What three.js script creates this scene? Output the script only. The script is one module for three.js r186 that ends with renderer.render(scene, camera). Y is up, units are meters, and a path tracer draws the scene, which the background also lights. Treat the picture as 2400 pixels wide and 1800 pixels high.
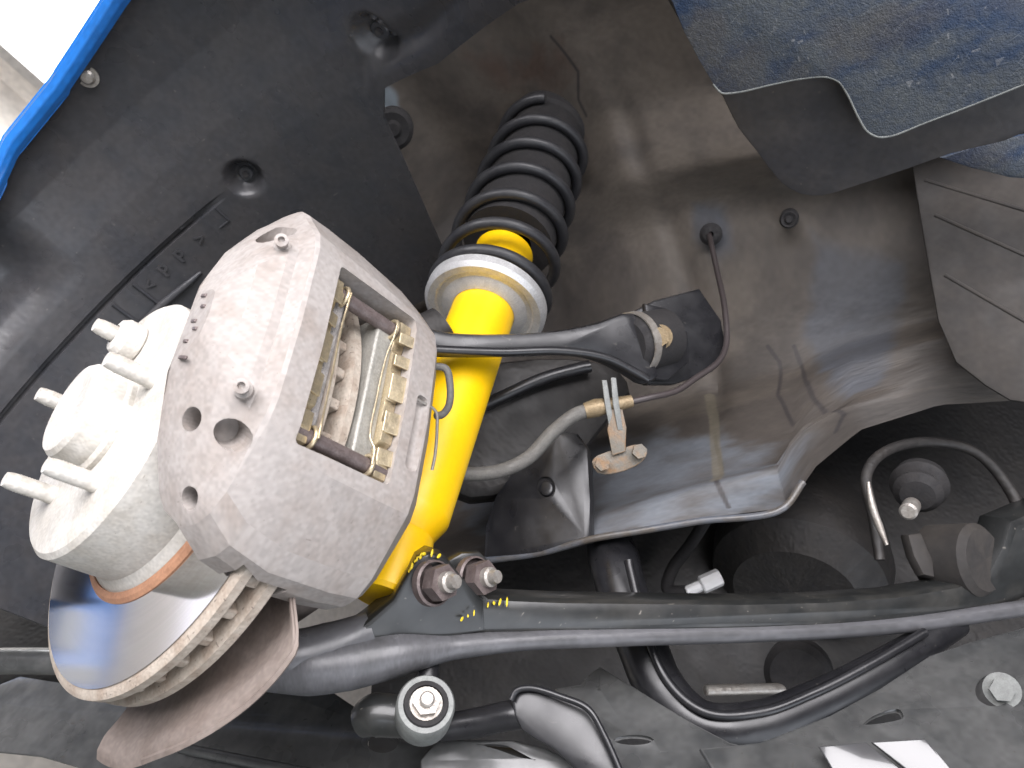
import * as THREE from 'three';
import { RectAreaLightUniformsLib } from 'three/addons/lights/RectAreaLightUniformsLib.js';
import { mergeGeometries, toCreasedNormals } from 'three/addons/utils/BufferGeometryUtils.js';
import { RoundedBoxGeometry } from 'three/addons/geometries/RoundedBoxGeometry.js';
import { FontLoader } from 'three/addons/loaders/FontLoader.js';
import { TextGeometry } from 'three/addons/geometries/TextGeometry.js';
import { Brush, Evaluator, SUBTRACTION, ADDITION } from 'three-bvh-csg';

// ------------------------------------------------------------------ camera, light, exposure
// world: x runs inboard along the axle, y is up, z runs along the car; the lens is the origin, about 1.3 m above the workshop floor
const scene = new THREE.Scene();
const camera = new THREE.PerspectiveCamera(54.98, 4 / 3, 0.01, 60);
const AX = new THREE.Vector3(0.54226, 0.15730, 0.82535), AY = new THREE.Vector3(-0.57122, 0.78940, 0.22485), AZ = new THREE.Vector3(-0.61616, -0.59339, 0.51791);
camera.quaternion.setFromRotationMatrix(new THREE.Matrix4().makeBasis(AX, AY, AZ));
camera.position.set(0, 0, 0);
camera.focus = 0.52; camera.userData.fStop = 11;
camera.updateMatrixWorld(true);
const renderer = new THREE.WebGLRenderer({ antialias: true });
renderer.setSize(1024, 768);
renderer.toneMapping = THREE.LinearToneMapping;
renderer.toneMappingExposure = 1.1;
renderer.shadowMap.enabled = true;
RectAreaLightUniformsLib.init();
scene.background = new THREE.Color().setRGB(0.05, 0.048, 0.05);   // dim, even light of the workshop around the car
const lit = [];
function areaLight(pos, target, w, h, color, power) {
  const l = new THREE.RectAreaLight(color, power, w, h);
  l.position.set(...pos); l.lookAt(...target); l.castShadow = true; scene.add(l); lit.push(l);
  return l;
}
areaLight([-1.10, 0.42, 0.45], [0.2, 0.25, -0.50], 2.6, 1.2, 0xfcfaff, 7.8);        // open workshop door beside the car
areaLight([0.3, 4.45, -4.40], [0.2, 0.3, -0.4], 5.6, 1.1, 0xffffff, 6);           // high window band
areaLight([0.55, -1.22, 1.45], [0.55, 1.0, 1.45], 3.0, 2.0, 0xeef4ff, 2.3);       // added upward light in place of bounce from a bright floor

// ------------------------------------------------------------------ helpers
function creased(g, a) { g.scale(1000, 1000, 1000); const c = toCreasedNormals(g, a); c.scale(0.001, 0.001, 0.001); return c; }   // that helper welds points closer than a centimetre: work in millimetres
const V = (x, y, z) => new THREE.Vector3(x, y, z);
const F = 738;
function at(px, py, d) {   // a point of the car, found from where it stands in the picture and how far off it is
  return V(0, 0, 0).addScaledVector(AX, d * (px - 512) / F).addScaledVector(AY, d * (384 - py) / F).addScaledVector(AZ, -d);
}
const A = (a) => (a.isVector3 ? a : at(...a));
function toPx(p) { const x = p.dot(AX), y = p.dot(AY), z = -p.dot(AZ); return [512 + F * x / z, 384 - F * y / z, z]; }
let seed = 7;
const rnd = () => { seed = (seed * 1664525 + 1013904223) >>> 0; return seed / 4294967296; };
const clamp = (x, a = 0, b = 1) => Math.min(b, Math.max(a, x));
const sm = (a, b, x) => { const t = clamp((x - a) / (b - a)); return t * t * (3 - 2 * t); };
const mix = (a, b, t) => a + (b - a) * t;
function hash(x, y, s) { let h = (x * 374761393 + y * 668265263 + s * 974634777) | 0; h = Math.imul(h ^ (h >>> 13), 1274126177); return ((h ^ (h >>> 16)) >>> 0) / 4294967296; }
function vnoise(x, y, p, s) {
  const xi = Math.floor(x), yi = Math.floor(y), fx = x - xi, fy = y - yi, w = (t) => t * t * (3 - 2 * t), m = (a) => ((a % p) + p) % p;
  const a = hash(m(xi), m(yi), s), b = hash(m(xi + 1), m(yi), s), c = hash(m(xi), m(yi + 1), s), d = hash(m(xi + 1), m(yi + 1), s);
  return mix(mix(a, b, w(fx)), mix(c, d, w(fx)), w(fy));
}
function fbm(u, v, p, s, o = 4) { let r = 0, a = 0.5, q = p; for (let i = 0; i < o; i++) { r += a * vnoise(u * q, v * q, q, s + i * 17); a *= 0.5; q *= 2; } return r / (1 - a * 2 + a * 1); }
const enc = (c) => Math.round(255 * (c <= 0.0031308 ? 12.92 * clamp(c) : 1.055 * Math.pow(clamp(c), 1 / 2.4) - 0.055));
function tex(n, fn, srgb, m = n) {
  const d = new Uint8Array(n * m * 4);
  for (let j = 0; j < m; j++) for (let i = 0; i < n; i++) {
    const c = fn(i / n, j / m), k = (j * n + i) * 4;
    for (let q = 0; q < 3; q++) d[k + q] = srgb ? enc(c[q]) : Math.round(255 * clamp(c[q]));
    d[k + 3] = 255;
  }
  const t = new THREE.DataTexture(d, n, m, THREE.RGBAFormat);
  t.wrapS = t.wrapT = THREE.RepeatWrapping; t.magFilter = THREE.LinearFilter; t.minFilter = THREE.LinearMipmapLinearFilter; t.generateMipmaps = true;
  if (srgb) t.colorSpace = THREE.SRGBColorSpace;
  t.needsUpdate = true;
  return t;
}
// one material: base colour, second colour in soft patches, small specks of a third, grain in height and gloss; `size` is the metres one tile covers
function stuffMat({ a, b = a, patch = 0.5, sharp = 0.25, spec, specks = 0, speckN = 60, size = 0.2, rough = 0.6, roughVar = 0.15, metal = 0, bump = 0.0004, grain = 64, grainAmp = 0.24, n = 256, s = 1, streak = 1, ...rest }) {
  const mask = (u, v) => sm(patch - sharp, patch + sharp, 0.6 * fbm(u * streak, v, 5, s) + 0.4 * fbm(u * streak, v, 16, s + 5));
  const dot = (u, v) => (specks ? sm(1 - specks, 1 - specks + 0.06, vnoise(u * speckN, v * speckN, speckN, s + 31)) : 0);
  const map = tex(n, (u, v) => {
    const m = mask(u, v), g = 1 - grainAmp / 2 + grainAmp * vnoise(u * grain, v * grain, grain, s + 3), d = dot(u, v);
    return [0, 1, 2].map((q) => mix(mix(a[q], b[q], m) * g, spec ? spec[q] : a[q], d));
  }, true);
  const hgt = tex(n, (u, v) => { const h = 0.5 * fbm(u * streak, v, 12, s + 9) + 0.35 * vnoise(u * grain, v * grain, grain, s + 8) + 0.15 * dot(u, v); return [h, h, h]; }, false);
  const rgh = tex(128, (u, v) => { const r = clamp(rough + roughVar * (fbm(u * streak, v, 10, s + 13) - 0.5) * 2, 0.03, 1); return [r, r, r]; }, false);
  for (const t of [map, hgt, rgh]) t.repeat.set(1 / size, 1 / size);
  return new THREE.MeshPhysicalMaterial({ map, bumpMap: hgt, bumpScale: bump, roughness: 1, roughnessMap: rgh, metalness: metal, side: THREE.DoubleSide, ...rest });
}
function boxUV(g0) {
  if (g0.userData.ownUV) { const q = g0.index ? g0.toNonIndexed() : g0; return q; }
  const g = g0.index ? g0.toNonIndexed() : g0;
  if (!g.attributes.normal) g.computeVertexNormals();
  const p = g.attributes.position, uv = new Float32Array(p.count * 2), a = V(), b = V(), c = V();
  for (let i = 0; i < p.count; i += 3) {
    a.fromBufferAttribute(p, i); b.fromBufferAttribute(p, i + 1).sub(a); c.fromBufferAttribute(p, i + 2).sub(a);
    const n = b.cross(c), k = [Math.abs(n.x), Math.abs(n.y), Math.abs(n.z)], ax = k[0] > k[1] && k[0] > k[2] ? 0 : k[1] > k[2] ? 1 : 2;
    for (let j = i; j < i + 3; j++) {
      const q = [p.getX(j), p.getY(j), p.getZ(j)];
      uv[j * 2] = q[(ax + 1) % 3]; uv[j * 2 + 1] = q[(ax + 2) % 3];
    }
  }
  g.setAttribute('uv', new THREE.BufferAttribute(uv, 2));
  for (const k of Object.keys(g.attributes)) if (!['position', 'normal', 'uv'].includes(k)) g.deleteAttribute(k);
  return g;
}
function mesh(name, geos, m, parent, label) {
  const list = (Array.isArray(geos) ? geos : [geos]).map(boxUV), g = list.length > 1 ? mergeGeometries(list) : list[0], o = new THREE.Mesh(g, m);
  o.name = name; o.castShadow = o.receiveShadow = true;
  if (label) o.userData.label = label;
  parent?.add(o);
  return o;
}
const taken = {};
function numbered(n) { taken[n] = (taken[n] ?? -1) + 1; return taken[n] ? `${n}_${String(taken[n]).padStart(3, '0')}` : n; }
function thing(name, label, category, group, kind) {
  const o = new THREE.Group(); o.name = numbered(name); o.userData = { label, category };
  if (group) o.userData.group = group;
  if (kind) o.userData.kind = kind;
  scene.add(o);
  return o;
}
// lathe round the line from p to q: profile is [[along, radius], ...]
function lathe(p, q, prof, n = 48, from = 0, arc = Math.PI * 2, crease = 0.5) {
  let g = new THREE.LatheGeometry(prof.map(([h, r]) => new THREE.Vector2(Math.max(r, 1e-5), h)), n, from, arc);
  { const uv = g.attributes.uv, ps = g.attributes.position, rm = Math.max(...prof.map((k) => k[1])), m = prof.length; let acc = [0]; for (let i = 1; i < m; i++) acc.push(acc[i - 1] + Math.hypot(prof[i][0] - prof[i - 1][0], prof[i][1] - prof[i - 1][1])); for (let i = 0; i < uv.count; i++) uv.setXY(i, Math.floor(i / m) / n * arc * rm, acc[i % m]); }
  g.deleteAttribute('normal');
  g = creased(g, crease); g.userData.ownUV = true;
  const d = q.clone().sub(p).normalize();
  g.applyQuaternion(new THREE.Quaternion().setFromUnitVectors(V(0, 1, 0), d)); g.translate(p.x, p.y, p.z);
  return g;
}
function rodBetween(p, q, r, c = r * 0.25, n = 24) { const L = p.distanceTo(q); return lathe(p, q, [[0, 0], [0, r - c], [c, r], [L - c, r], [L, r - c], [L, 0]], n); }
function hexNut(p, dir, r, h) {
  const g = new THREE.CylinderGeometry(r, r, h, 6); g.translate(0, h / 2, 0); g.applyQuaternion(new THREE.Quaternion().setFromUnitVectors(V(0, 1, 0), dir.clone().normalize())); g.translate(p.x, p.y, p.z);
  return creased(g, 0.3);
}
// tube of changing radius (and flattening) along points
function tube(pts, rad, n = 60, k = 14, flat = 1, up = V(0, 1, 0)) {
  const P = pts.map(A), c = new THREE.CatmullRomCurve3(P, false, 'centripetal'), pos = [], idx = [], uv = [], LEN = c.getLength(); k += 1;
  const rr = (t) => { if (!Array.isArray(rad)) return rad; const x = t * (rad.length - 1), i = Math.min(rad.length - 2, Math.floor(x)); return mix(rad[i], rad[i + 1], x - i); };
  let nrm = null;
  for (let i = 0; i <= n; i++) {
    const t = i / n, p = c.getPoint(t), d = c.getTangent(t), r = rr(t);
    const e2 = (nrm && flat === 1 ? nrm.clone() : up.clone()).addScaledVector(d, -(nrm && flat === 1 ? nrm : up).dot(d)).normalize(), e1 = d.clone().cross(e2); nrm = e2;
    for (let j = 0; j < k; j++) { const a = j / (k - 1) * Math.PI * 2, q = p.clone().addScaledVector(e1, Math.cos(a) * r).addScaledVector(e2, Math.sin(a) * r * flat); pos.push(q.x, q.y, q.z); uv.push(t * LEN, a * r); }
  }
  for (let i = 0; i < n; i++) for (let j = 0; j < k - 1; j++) { const a = i * k + j, b = a + 1; idx.push(a, b, a + k, b, b + k, a + k); }
  const c0 = pos.length / 3; pos.push(P[0].x, P[0].y, P[0].z); const e = P[P.length - 1]; pos.push(e.x, e.y, e.z); uv.push(0, 0, LEN, 0);
  for (let j = 0; j < k - 1; j++) { idx.push(c0, j + 1, j); idx.push(c0 + 1, n * k + j, n * k + j + 1); }
  const g = new THREE.BufferGeometry(); g.setAttribute('position', new THREE.Float32BufferAttribute(pos, 3)); g.setAttribute('uv', new THREE.Float32BufferAttribute(uv, 2)); g.setIndex(idx);
  const out = creased(g, 0.9); out.userData.ownUV = true;
  return out;
}
// a plane through three places, and flat pressed-metal plates cut out on it
function plane(a, b, c) {
  const o = A(a), e1 = A(b).sub(o).normalize(), n = e1.clone().cross(A(c).sub(o)).normalize();
  if (n.dot(o) > 0) n.negate();                      // towards the open side
  const e2 = n.clone().cross(e1).normalize();
  const on = (px, py) => { const d = at(px, py, 1), t = o.dot(n) / d.dot(n), p = d.multiplyScalar(t).sub(o); return new THREE.Vector2(p.dot(e1), p.dot(e2)); };
  return { o, e1, e2, n, on, mat: new THREE.Matrix4().makeBasis(e1, e2, n).setPosition(o) };
}
function smoothLoop(pts, k) {
  const c = new THREE.CatmullRomCurve3(pts.map((p) => V(p.x, p.y, 0)), true, 'centripetal', 0.5); return c.getPoints(pts.length * k).slice(0, -1).map((p) => new THREE.Vector2(p.x, p.y));
}
function plate(pl, contour, th, { bevel = 0.0012, holes = [], smooth = 0, lift = 0 } = {}) {
  let pts = contour.map(([x, y]) => pl.on(x, y)); if (smooth) pts = smoothLoop(pts, smooth);
  const sh = new THREE.Shape(pts);
  for (const h of holes) sh.holes.push(new THREE.Path(smoothLoop(h.map(([x, y]) => pl.on(x, y)), 5)));
  const g = new THREE.ExtrudeGeometry(sh, { depth: th - 2 * bevel, bevelEnabled: true, bevelSize: bevel, bevelThickness: bevel, bevelOffset: -bevel, bevelSegments: 2, curveSegments: 8 });
  g.translate(0, 0, -th + bevel + lift); g.applyMatrix4(pl.mat);
  g.deleteAttribute('normal');
  return creased(g, 0.6);
}
const oval = (cx, cy, rx, ry, n = 10, tilt = 0) => Array.from({ length: n }, (_, i) => { const a = i / n * Math.PI * 2, x = Math.cos(a) * rx, y = Math.sin(a) * ry; return [cx + x * Math.cos(tilt) - y * Math.sin(tilt), cy + x * Math.sin(tilt) + y * Math.cos(tilt)]; });
// sheet from a function (u, v) -> point, with thickness th (away from the lens side)
function sheet(fn, nu, nv, th, uvOf) {
  const pos = [], uv = [], idx = [], P = [], N = [];
  for (let j = 0; j <= nv; j++) for (let i = 0; i <= nu; i++) P.push(fn(i / nu, j / nv));
  const id = (i, j) => j * (nu + 1) + i;
  for (let j = 0; j <= nv; j++) for (let i = 0; i <= nu; i++) {
    const a = P[id(Math.min(nu, i + 1), j)].clone().sub(P[id(Math.max(0, i - 1), j)]), b = P[id(i, Math.min(nv, j + 1))].clone().sub(P[id(i, Math.max(0, j - 1))]);
    const n = a.cross(b).normalize(); if (n.dot(P[id(i, j)]) > 0) n.negate(); N.push(n);
  }
  const put = (p, u) => { pos.push(p.x, p.y, p.z); uv.push(...u); };
  for (let k = 0; k < 2; k++) for (let j = 0; j <= nv; j++) for (let i = 0; i <= nu; i++) put(P[id(i, j)].clone().addScaledVector(N[id(i, j)], -th * k), uvOf ? uvOf(i / nu, j / nv, P[id(i, j)]) : [i / nu, j / nv]);
  const off = P.length;
  for (let j = 0; j < nv; j++) for (let i = 0; i < nu; i++) { const a = id(i, j), b = id(i + 1, j), c = id(i, j + 1), d = id(i + 1, j + 1); idx.push(a, b, c, b, d, c, off + a, off + c, off + b, off + b, off + c, off + d); }
  const rim = (a, b) => idx.push(a, off + a, b, b, off + a, off + b);
  for (let i = 0; i < nu; i++) { rim(id(i, 0), id(i + 1, 0)); rim(id(i, nv), id(i + 1, nv)); }
  for (let j = 0; j < nv; j++) { rim(id(0, j), id(0, j + 1)); rim(id(nu, j), id(nu, j + 1)); }
  const g = new THREE.BufferGeometry(); g.setAttribute('position', new THREE.Float32BufferAttribute(pos, 3)); g.setAttribute('uv', new THREE.Float32BufferAttribute(uv, 2)); g.setIndex(idx);
  const c = creased(g, 0.7); c.userData.grid = { P, nu, nv };
  return c;
}
function rawMesh(name, g, m, parent) { const o = new THREE.Mesh(g, m); o.name = name; o.castShadow = o.receiveShadow = true; parent?.add(o); return o; }
const lerpTable = (t, x) => { if (x <= t[0][0]) return t[0].slice(1); for (let i = 1; i < t.length; i++) if (x <= t[i][0]) { const k = (x - t[i - 1][0]) / (t[i][0] - t[i - 1][0]); return t[i].slice(1).map((q, j) => mix(t[i - 1][j + 1], q, k)); } return t[t.length - 1].slice(1); };

// ------------------------------------------------------------------ materials
// blue paint scraped down to grey primer: short crossing scratches, chips, grime
function scrapedMat() {
  const n = 1024, ln = Array.from({ length: 900 }, () => { const a = -0.45 + (rnd() - 0.5) * 1.1 + (rnd() < 0.25 ? 1.3 : 0), L = 0.008 + 0.07 * rnd() * rnd(); return [rnd(), rnd(), Math.cos(a) * L, Math.sin(a) * L, 0.25 + 0.75 * rnd()]; });
  const cov = new Float32Array(n * n);
  for (const [x, y, dx, dy, w] of ln) for (let i = 0; i <= 120; i++) { const t = i / 120, k = (((Math.floor((y + dy * t) * n) % n) + n) % n) * n + (((Math.floor((x + dx * t) * n) % n) + n) % n); cov[k] = Math.max(cov[k], w * Math.sin(t * Math.PI)); }
  const map = tex(n, (u, v) => {
    const m = sm(0.30, 0.58, 0.55 * fbm(u, v, 4, 501) + 0.45 * fbm(u * 1, v * 2, 12, 502)), f = fbm(u, v, 60, 503), c = cov[Math.min(n - 1, Math.floor(v * n)) * n + Math.min(n - 1, Math.floor(u * n))], chip = 0.35 * sm(0.9, 0.94, vnoise(u * 90, v * 90, 90, 507)) * sm(0.5, 0.7, fbm(u, v, 6, 508)), gr = sm(0.52, 0.7, fbm(u + 0.4, v, 5, 511));
    const blue = [0.010, 0.026, 0.062], prim = [0.058, 0.066, 0.073], pale = [0.20, 0.205, 0.20], dirt = [0.05, 0.04, 0.034];
    return [0, 1, 2].map((q) => mix(mix(mix(mix(blue[q], prim[q], clamp(m * 0.9 + (f - 0.5) * 0.6)), dirt[q], 0.35 * gr), pale[q], 0.55 * c), 0.33, 0.8 * chip));
  }, true);
  const h = tex(512, (u, v) => { const q = 0.6 * fbm(u, v, 50, 521) + 0.4 * vnoise(u * 200, v * 200, 200, 523); return [q, q, q]; }, false);
  map.repeat.set(1 / 0.24, 1 / 0.24); h.repeat.set(1 / 0.12, 1 / 0.12);
  return new THREE.MeshPhysicalMaterial({ map, bumpMap: h, bumpScale: 0.0006, roughness: 0.55, side: THREE.DoubleSide });
}
const M = {
  liner: stuffMat({ a: [0.046, 0.048, 0.054], b: [0.060, 0.058, 0.060], spec: [0.22, 0.2, 0.18], specks: 0.035, speckN: 40, size: 0.24, rough: 0.33, bump: 0.0002, s: 3 }),
  railPaint: stuffMat({ a: [0.085, 0.094, 0.112], b: [0.075, 0.064, 0.052], patch: 0.52, spec: [0.13, 0.09, 0.05], specks: 0.05, size: 0.16, rough: 0.4, roughVar: 0.2, bump: 0.0002, s: 17 }),
  blackPaint: stuffMat({ a: [0.012, 0.012, 0.014], b: [0.03, 0.03, 0.032], patch: 0.62, spec: [0.09, 0.085, 0.075], specks: 0.05, size: 0.15, rough: 0.34, roughVar: 0.2, bump: 0.00005, s: 11, clearcoat: 0.25, clearcoatRoughness: 0.3 }),
  armPaint: stuffMat({ a: [0.015, 0.016, 0.016], b: [0.034, 0.033, 0.030], patch: 0.58, sharp: 0.2, spec: [0.24, 0.22, 0.19], specks: 0.05, speckN: 80, size: 0.16, rough: 0.42, roughVar: 0.18, bump: 0.00008, streak: 1, s: 19, clearcoat: 0.6, clearcoatRoughness: 0.2 }),
  armSheen: stuffMat({ a: [0.10, 0.10, 0.107], b: [0.065, 0.065, 0.068], patch: 0.55, spec: [0.26, 0.25, 0.22], specks: 0.03, speckN: 80, size: 0.16, rough: 0.38, roughVar: 0.15, bump: 0.0001, s: 21 }),  // black arm paint with its grazing sheen put into a lighter colour
  joint: stuffMat({ a: [0.20, 0.21, 0.20], b: [0.15, 0.155, 0.15], size: 0.04, rough: 0.5, s: 25, bump: 0.0001 }),
  grey: stuffMat({ a: [0.080, 0.081, 0.080], b: [0.036, 0.038, 0.039], patch: 0.52, spec: [0.05, 0.045, 0.04], specks: 0.06, size: 0.2, rough: 0.34, roughVar: 0.2, bump: 0.00025, s: 23, clearcoat: 0.7, clearcoatRoughness: 0.16 }),
  shaded: stuffMat({ a: [0.016, 0.015, 0.015], b: [0.026, 0.023, 0.021], size: 0.2, rough: 0.6, bump: 0.001, s: 29 }),  // near black: the shade of the recesses is put into this colour
  cast: stuffMat({ a: [0.325, 0.300, 0.283], b: [0.245, 0.206, 0.180], patch: 0.64, sharp: 0.36, spec: [0.2, 0.17, 0.155], specks: 0.05, speckN: 60, size: 0.12, rough: 0.62, bump: 0.00022, n: 384, s: 31 }),
  hub: stuffMat({ a: [0.56, 0.54, 0.50], b: [0.47, 0.44, 0.39], spec: [0.25, 0.21, 0.17], specks: 0.06, speckN: 90, size: 0.1, rough: 0.5, bump: 0.0003, s: 37 }),
  rust: stuffMat({ a: [0.42, 0.22, 0.13], b: [0.34, 0.17, 0.10], size: 0.08, rough: 0.8, s: 41 }),
  rim: stuffMat({ a: [0.45, 0.40, 0.34], b: [0.30, 0.24, 0.19], spec: [0.1, 0.08, 0.07], specks: 0.1, speckN: 64, size: 0.08, rough: 0.6, bump: 0.0005, s: 43 }),
  shieldPlate: stuffMat({ a: [0.215, 0.178, 0.157], b: [0.16, 0.126, 0.108], size: 0.14, rough: 0.65, bump: 0.0004, s: 47 }),
  gold: stuffMat({ a: [0.62, 0.52, 0.34], b: [0.5, 0.42, 0.3], size: 0.05, rough: 0.38, metal: 0.75, s: 53, bump: 0.0002 }),
  friction: stuffMat({ a: [0.30, 0.28, 0.27], b: [0.2, 0.19, 0.18], size: 0.04, rough: 0.9, bump: 0.0008, s: 59 }),
  padGrey: stuffMat({ a: [0.34, 0.33, 0.30], b: [0.28, 0.27, 0.24], size: 0.06, rough: 0.5, s: 61, metal: 0.3 }),
  pipe: new THREE.MeshPhysicalMaterial({ color: new THREE.Color().setRGB(0.045, 0.036, 0.036), roughness: 0.45 }),
  pin: stuffMat({ a: [0.16, 0.13, 0.125], b: [0.11, 0.085, 0.08], size: 0.05, rough: 0.5, s: 67, metal: 0.3 }),
  steel: stuffMat({ a: [0.42, 0.40, 0.37], b: [0.30, 0.27, 0.24], size: 0.05, rough: 0.42, metal: 0.6, s: 71 }),
  yellow: stuffMat({ a: [0.94, 0.57, 0.001], b: [0.91, 0.54, 0.001], grainAmp: 0.04, size: 0.12, rough: 0.42, roughVar: 0.06, bump: 0.00005, s: 73, clearcoat: 0.15, clearcoatRoughness: 0.3 }),
  aluminium: stuffMat({ a: [0.62, 0.62, 0.62], b: [0.55, 0.55, 0.55], size: 0.05, rough: 0.5, metal: 0.55, s: 79, bump: 0.0001 }),
  springBlack: stuffMat({ a: [0.022, 0.022, 0.025], b: [0.03, 0.03, 0.032], size: 0.08, rough: 0.46, s: 83, bump: 0.00008 }),
  rubber: stuffMat({ a: [0.016, 0.015, 0.016], b: [0.022, 0.02, 0.02], size: 0.08, rough: 0.85, s: 89 }),
  hose: stuffMat({ a: [0.13, 0.125, 0.115], b: [0.09, 0.086, 0.08], size: 0.06, rough: 0.7, s: 97, bump: 0.0003 }),
  brass: stuffMat({ a: [0.26, 0.20, 0.12], b: [0.20, 0.145, 0.08], size: 0.03, rough: 0.5, metal: 0.4, s: 101 }),
  bracket: stuffMat({ a: [0.13, 0.12, 0.10], b: [0.20, 0.11, 0.045], patch: 0.52, size: 0.05, rough: 0.6, s: 103 }),
  bluePaint: stuffMat({ a: [0.012, 0.16, 0.55], b: [0.012, 0.15, 0.5], size: 0.3, rough: 0.25, roughVar: 0.05, s: 107, bump: 0.00004, clearcoat: 1, clearcoatRoughness: 0.05 }),
  scraped: scrapedMat(),
  plasticDark: stuffMat({ a: [0.035, 0.034, 0.037], b: [0.055, 0.05, 0.048], spec: [0.2, 0.17, 0.13], specks: 0.035, speckN: 50, size: 0.2, rough: 0.5, s: 113 }),
  dusty: stuffMat({ a: [0.036, 0.031, 0.027], b: [0.022, 0.020, 0.019], size: 0.2, rough: 0.8, s: 127 }),
  whitePlastic: new THREE.MeshPhysicalMaterial({ color: new THREE.Color().setRGB(0.6, 0.6, 0.6), roughness: 0.5 }),
  paintMark: stuffMat({ a: [0.75, 0.6, 0.03], b: [0.7, 0.5, 0.02], size: 0.02, rough: 0.5, s: 131 }),
  wall: stuffMat({ a: [0.70, 0.65, 0.60], b: [0.66, 0.61, 0.56], size: 1.5, rough: 0.9, s: 137 }),
};
// brake disc face: turned steel, fine concentric lines
{
  const t = tex(512, (u, v) => { const r = Math.hypot(u - 0.5, v - 0.5) * 2, k = 0.97 + 0.06 * hash(Math.floor(r * 220), 1, 5); return [0.62 * k, 0.61 * k, 0.60 * k]; }, true);
  M.discFace = new THREE.MeshPhysicalMaterial({ map: t, metalness: 1, roughness: 0.09, side: THREE.DoubleSide });
}

// ------------------------------------------------------------------ the place behind: workshop wall, window, lamp, lift
{
  const w = mesh('workshop_wall', [new THREE.BoxGeometry(14, 8, 0.2).translate(1, 1.5, -4.75)], M.wall, scene); w.userData = { kind: 'structure' };
  const fl0 = mesh('workshop_floor', [new THREE.BoxGeometry(14, 0.1, 12).translate(1, -1.32, -0.5)], M.joint, scene); fl0.userData = { kind: 'structure' };
  const glow = (s, c) => new THREE.MeshStandardMaterial({ color: 0x202020, emissive: c, emissiveIntensity: s });
  const win = thing('workshop_window', 'long bright window band high on the beige workshop wall', 'window');
  mesh('pane', new THREE.BoxGeometry(6, 1.2, 0.04).translate(0.3, 4.48, -4.60), glow(3, 0xffffff), win);
  mesh('sill', new THREE.BoxGeometry(6.2, 0.08, 0.16).translate(0.3, 3.82, -4.57), M.wall, win);
  const l = thing('tube_lamp', 'white tube lamp fixed to the beige wall below the high window', 'lamp');
  mesh('tube', rodBetween(V(-1.0, 3.28, -4.52), V(0.42, 3.28, -4.52), 0.035), glow(4, 0xffffff), l);
  mesh('housing', new THREE.BoxGeometry(1.5, 0.05, 0.08).translate(-0.29, 3.34, -4.6), M.wall, l);
  areaLight([-0.29, 3.24, -4.3], [-0.1, 2.9, -4.75], 1.4, 0.07, 0xffffff, 60);
  const rear = thing('mirrored_glow_pane', 'pale glowing pane added for the brake disc to mirror', 'window');  // glowing pane added so the disc has something pale to mirror
  mesh('pane', new THREE.BoxGeometry(1.7, 1.9, 0.03).translate(-2.35, 0.55, -4.6), glow(0.9, 0xf6f4ff), rear);
  areaLight([-2.35, 0.55, -4.55], [-2.35, 0.55, 0], 1.7, 1.9, 0xf6f4ff, 0.9);
  const post = thing('lift_post', 'bright blue steel post of the car lift, seen mirrored in the brake disc', 'car lift');
  mesh('column', new RoundedBoxGeometry(0.28, 4.2, 0.3, 3, 0.03).translate(-0.745, 0.7, -3.9), M.bluePaint, post);
  mesh('white_plate', new RoundedBoxGeometry(0.10, 0.17, 0.01, 2, 0.004).translate(-0.675, 0.47, -3.742), M.whitePlastic, post);  // white plates added as the bright patches mirrored in the disc
  mesh('white_plate', new RoundedBoxGeometry(0.20, 0.075, 0.01, 2, 0.004).translate(-0.74, 0.285, -3.742), M.whitePlastic, post);
  const cl = thing('post_fill_lamp', 'unseen long lamp added over the blue lift post to light it', 'lamp');  // out of view, added to brighten the post mirrored in the disc
  mesh('tube', rodBetween(V(-1.3, 2.66, -2.6), V(-0.1, 2.66, -2.6), 0.04), glow(5, 0xffffff), cl);
  mesh('housing', new THREE.BoxGeometry(1.3, 0.05, 0.16).translate(-0.7, 2.74, -2.6), M.wall, cl);
  areaLight([-0.7, 2.6, -2.6], [-0.8, 0.5, -3.9], 1.2, 0.3, 0xffffff, 80);
  const door = thing('workshop_door', 'unseen bright daylight doorway beside the car, source of the main light', 'doorway');
  mesh('opening', new THREE.BoxGeometry(2.6, 1.2, 0.02), glow(2.2, 0xfff8f4), door); door.position.set(-1.145, 0.425, 0.485); door.lookAt(0.2, 0.25, -0.50);
}

// ------------------------------------------------------------------ hub line
const HY = 0.215, HZ = -0.465, HX = 0.166;
const hubAt = (x, r, deg) => V(x, HY + r * Math.sin(deg * Math.PI / 180), HZ + r * Math.cos(deg * Math.PI / 180));

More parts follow.
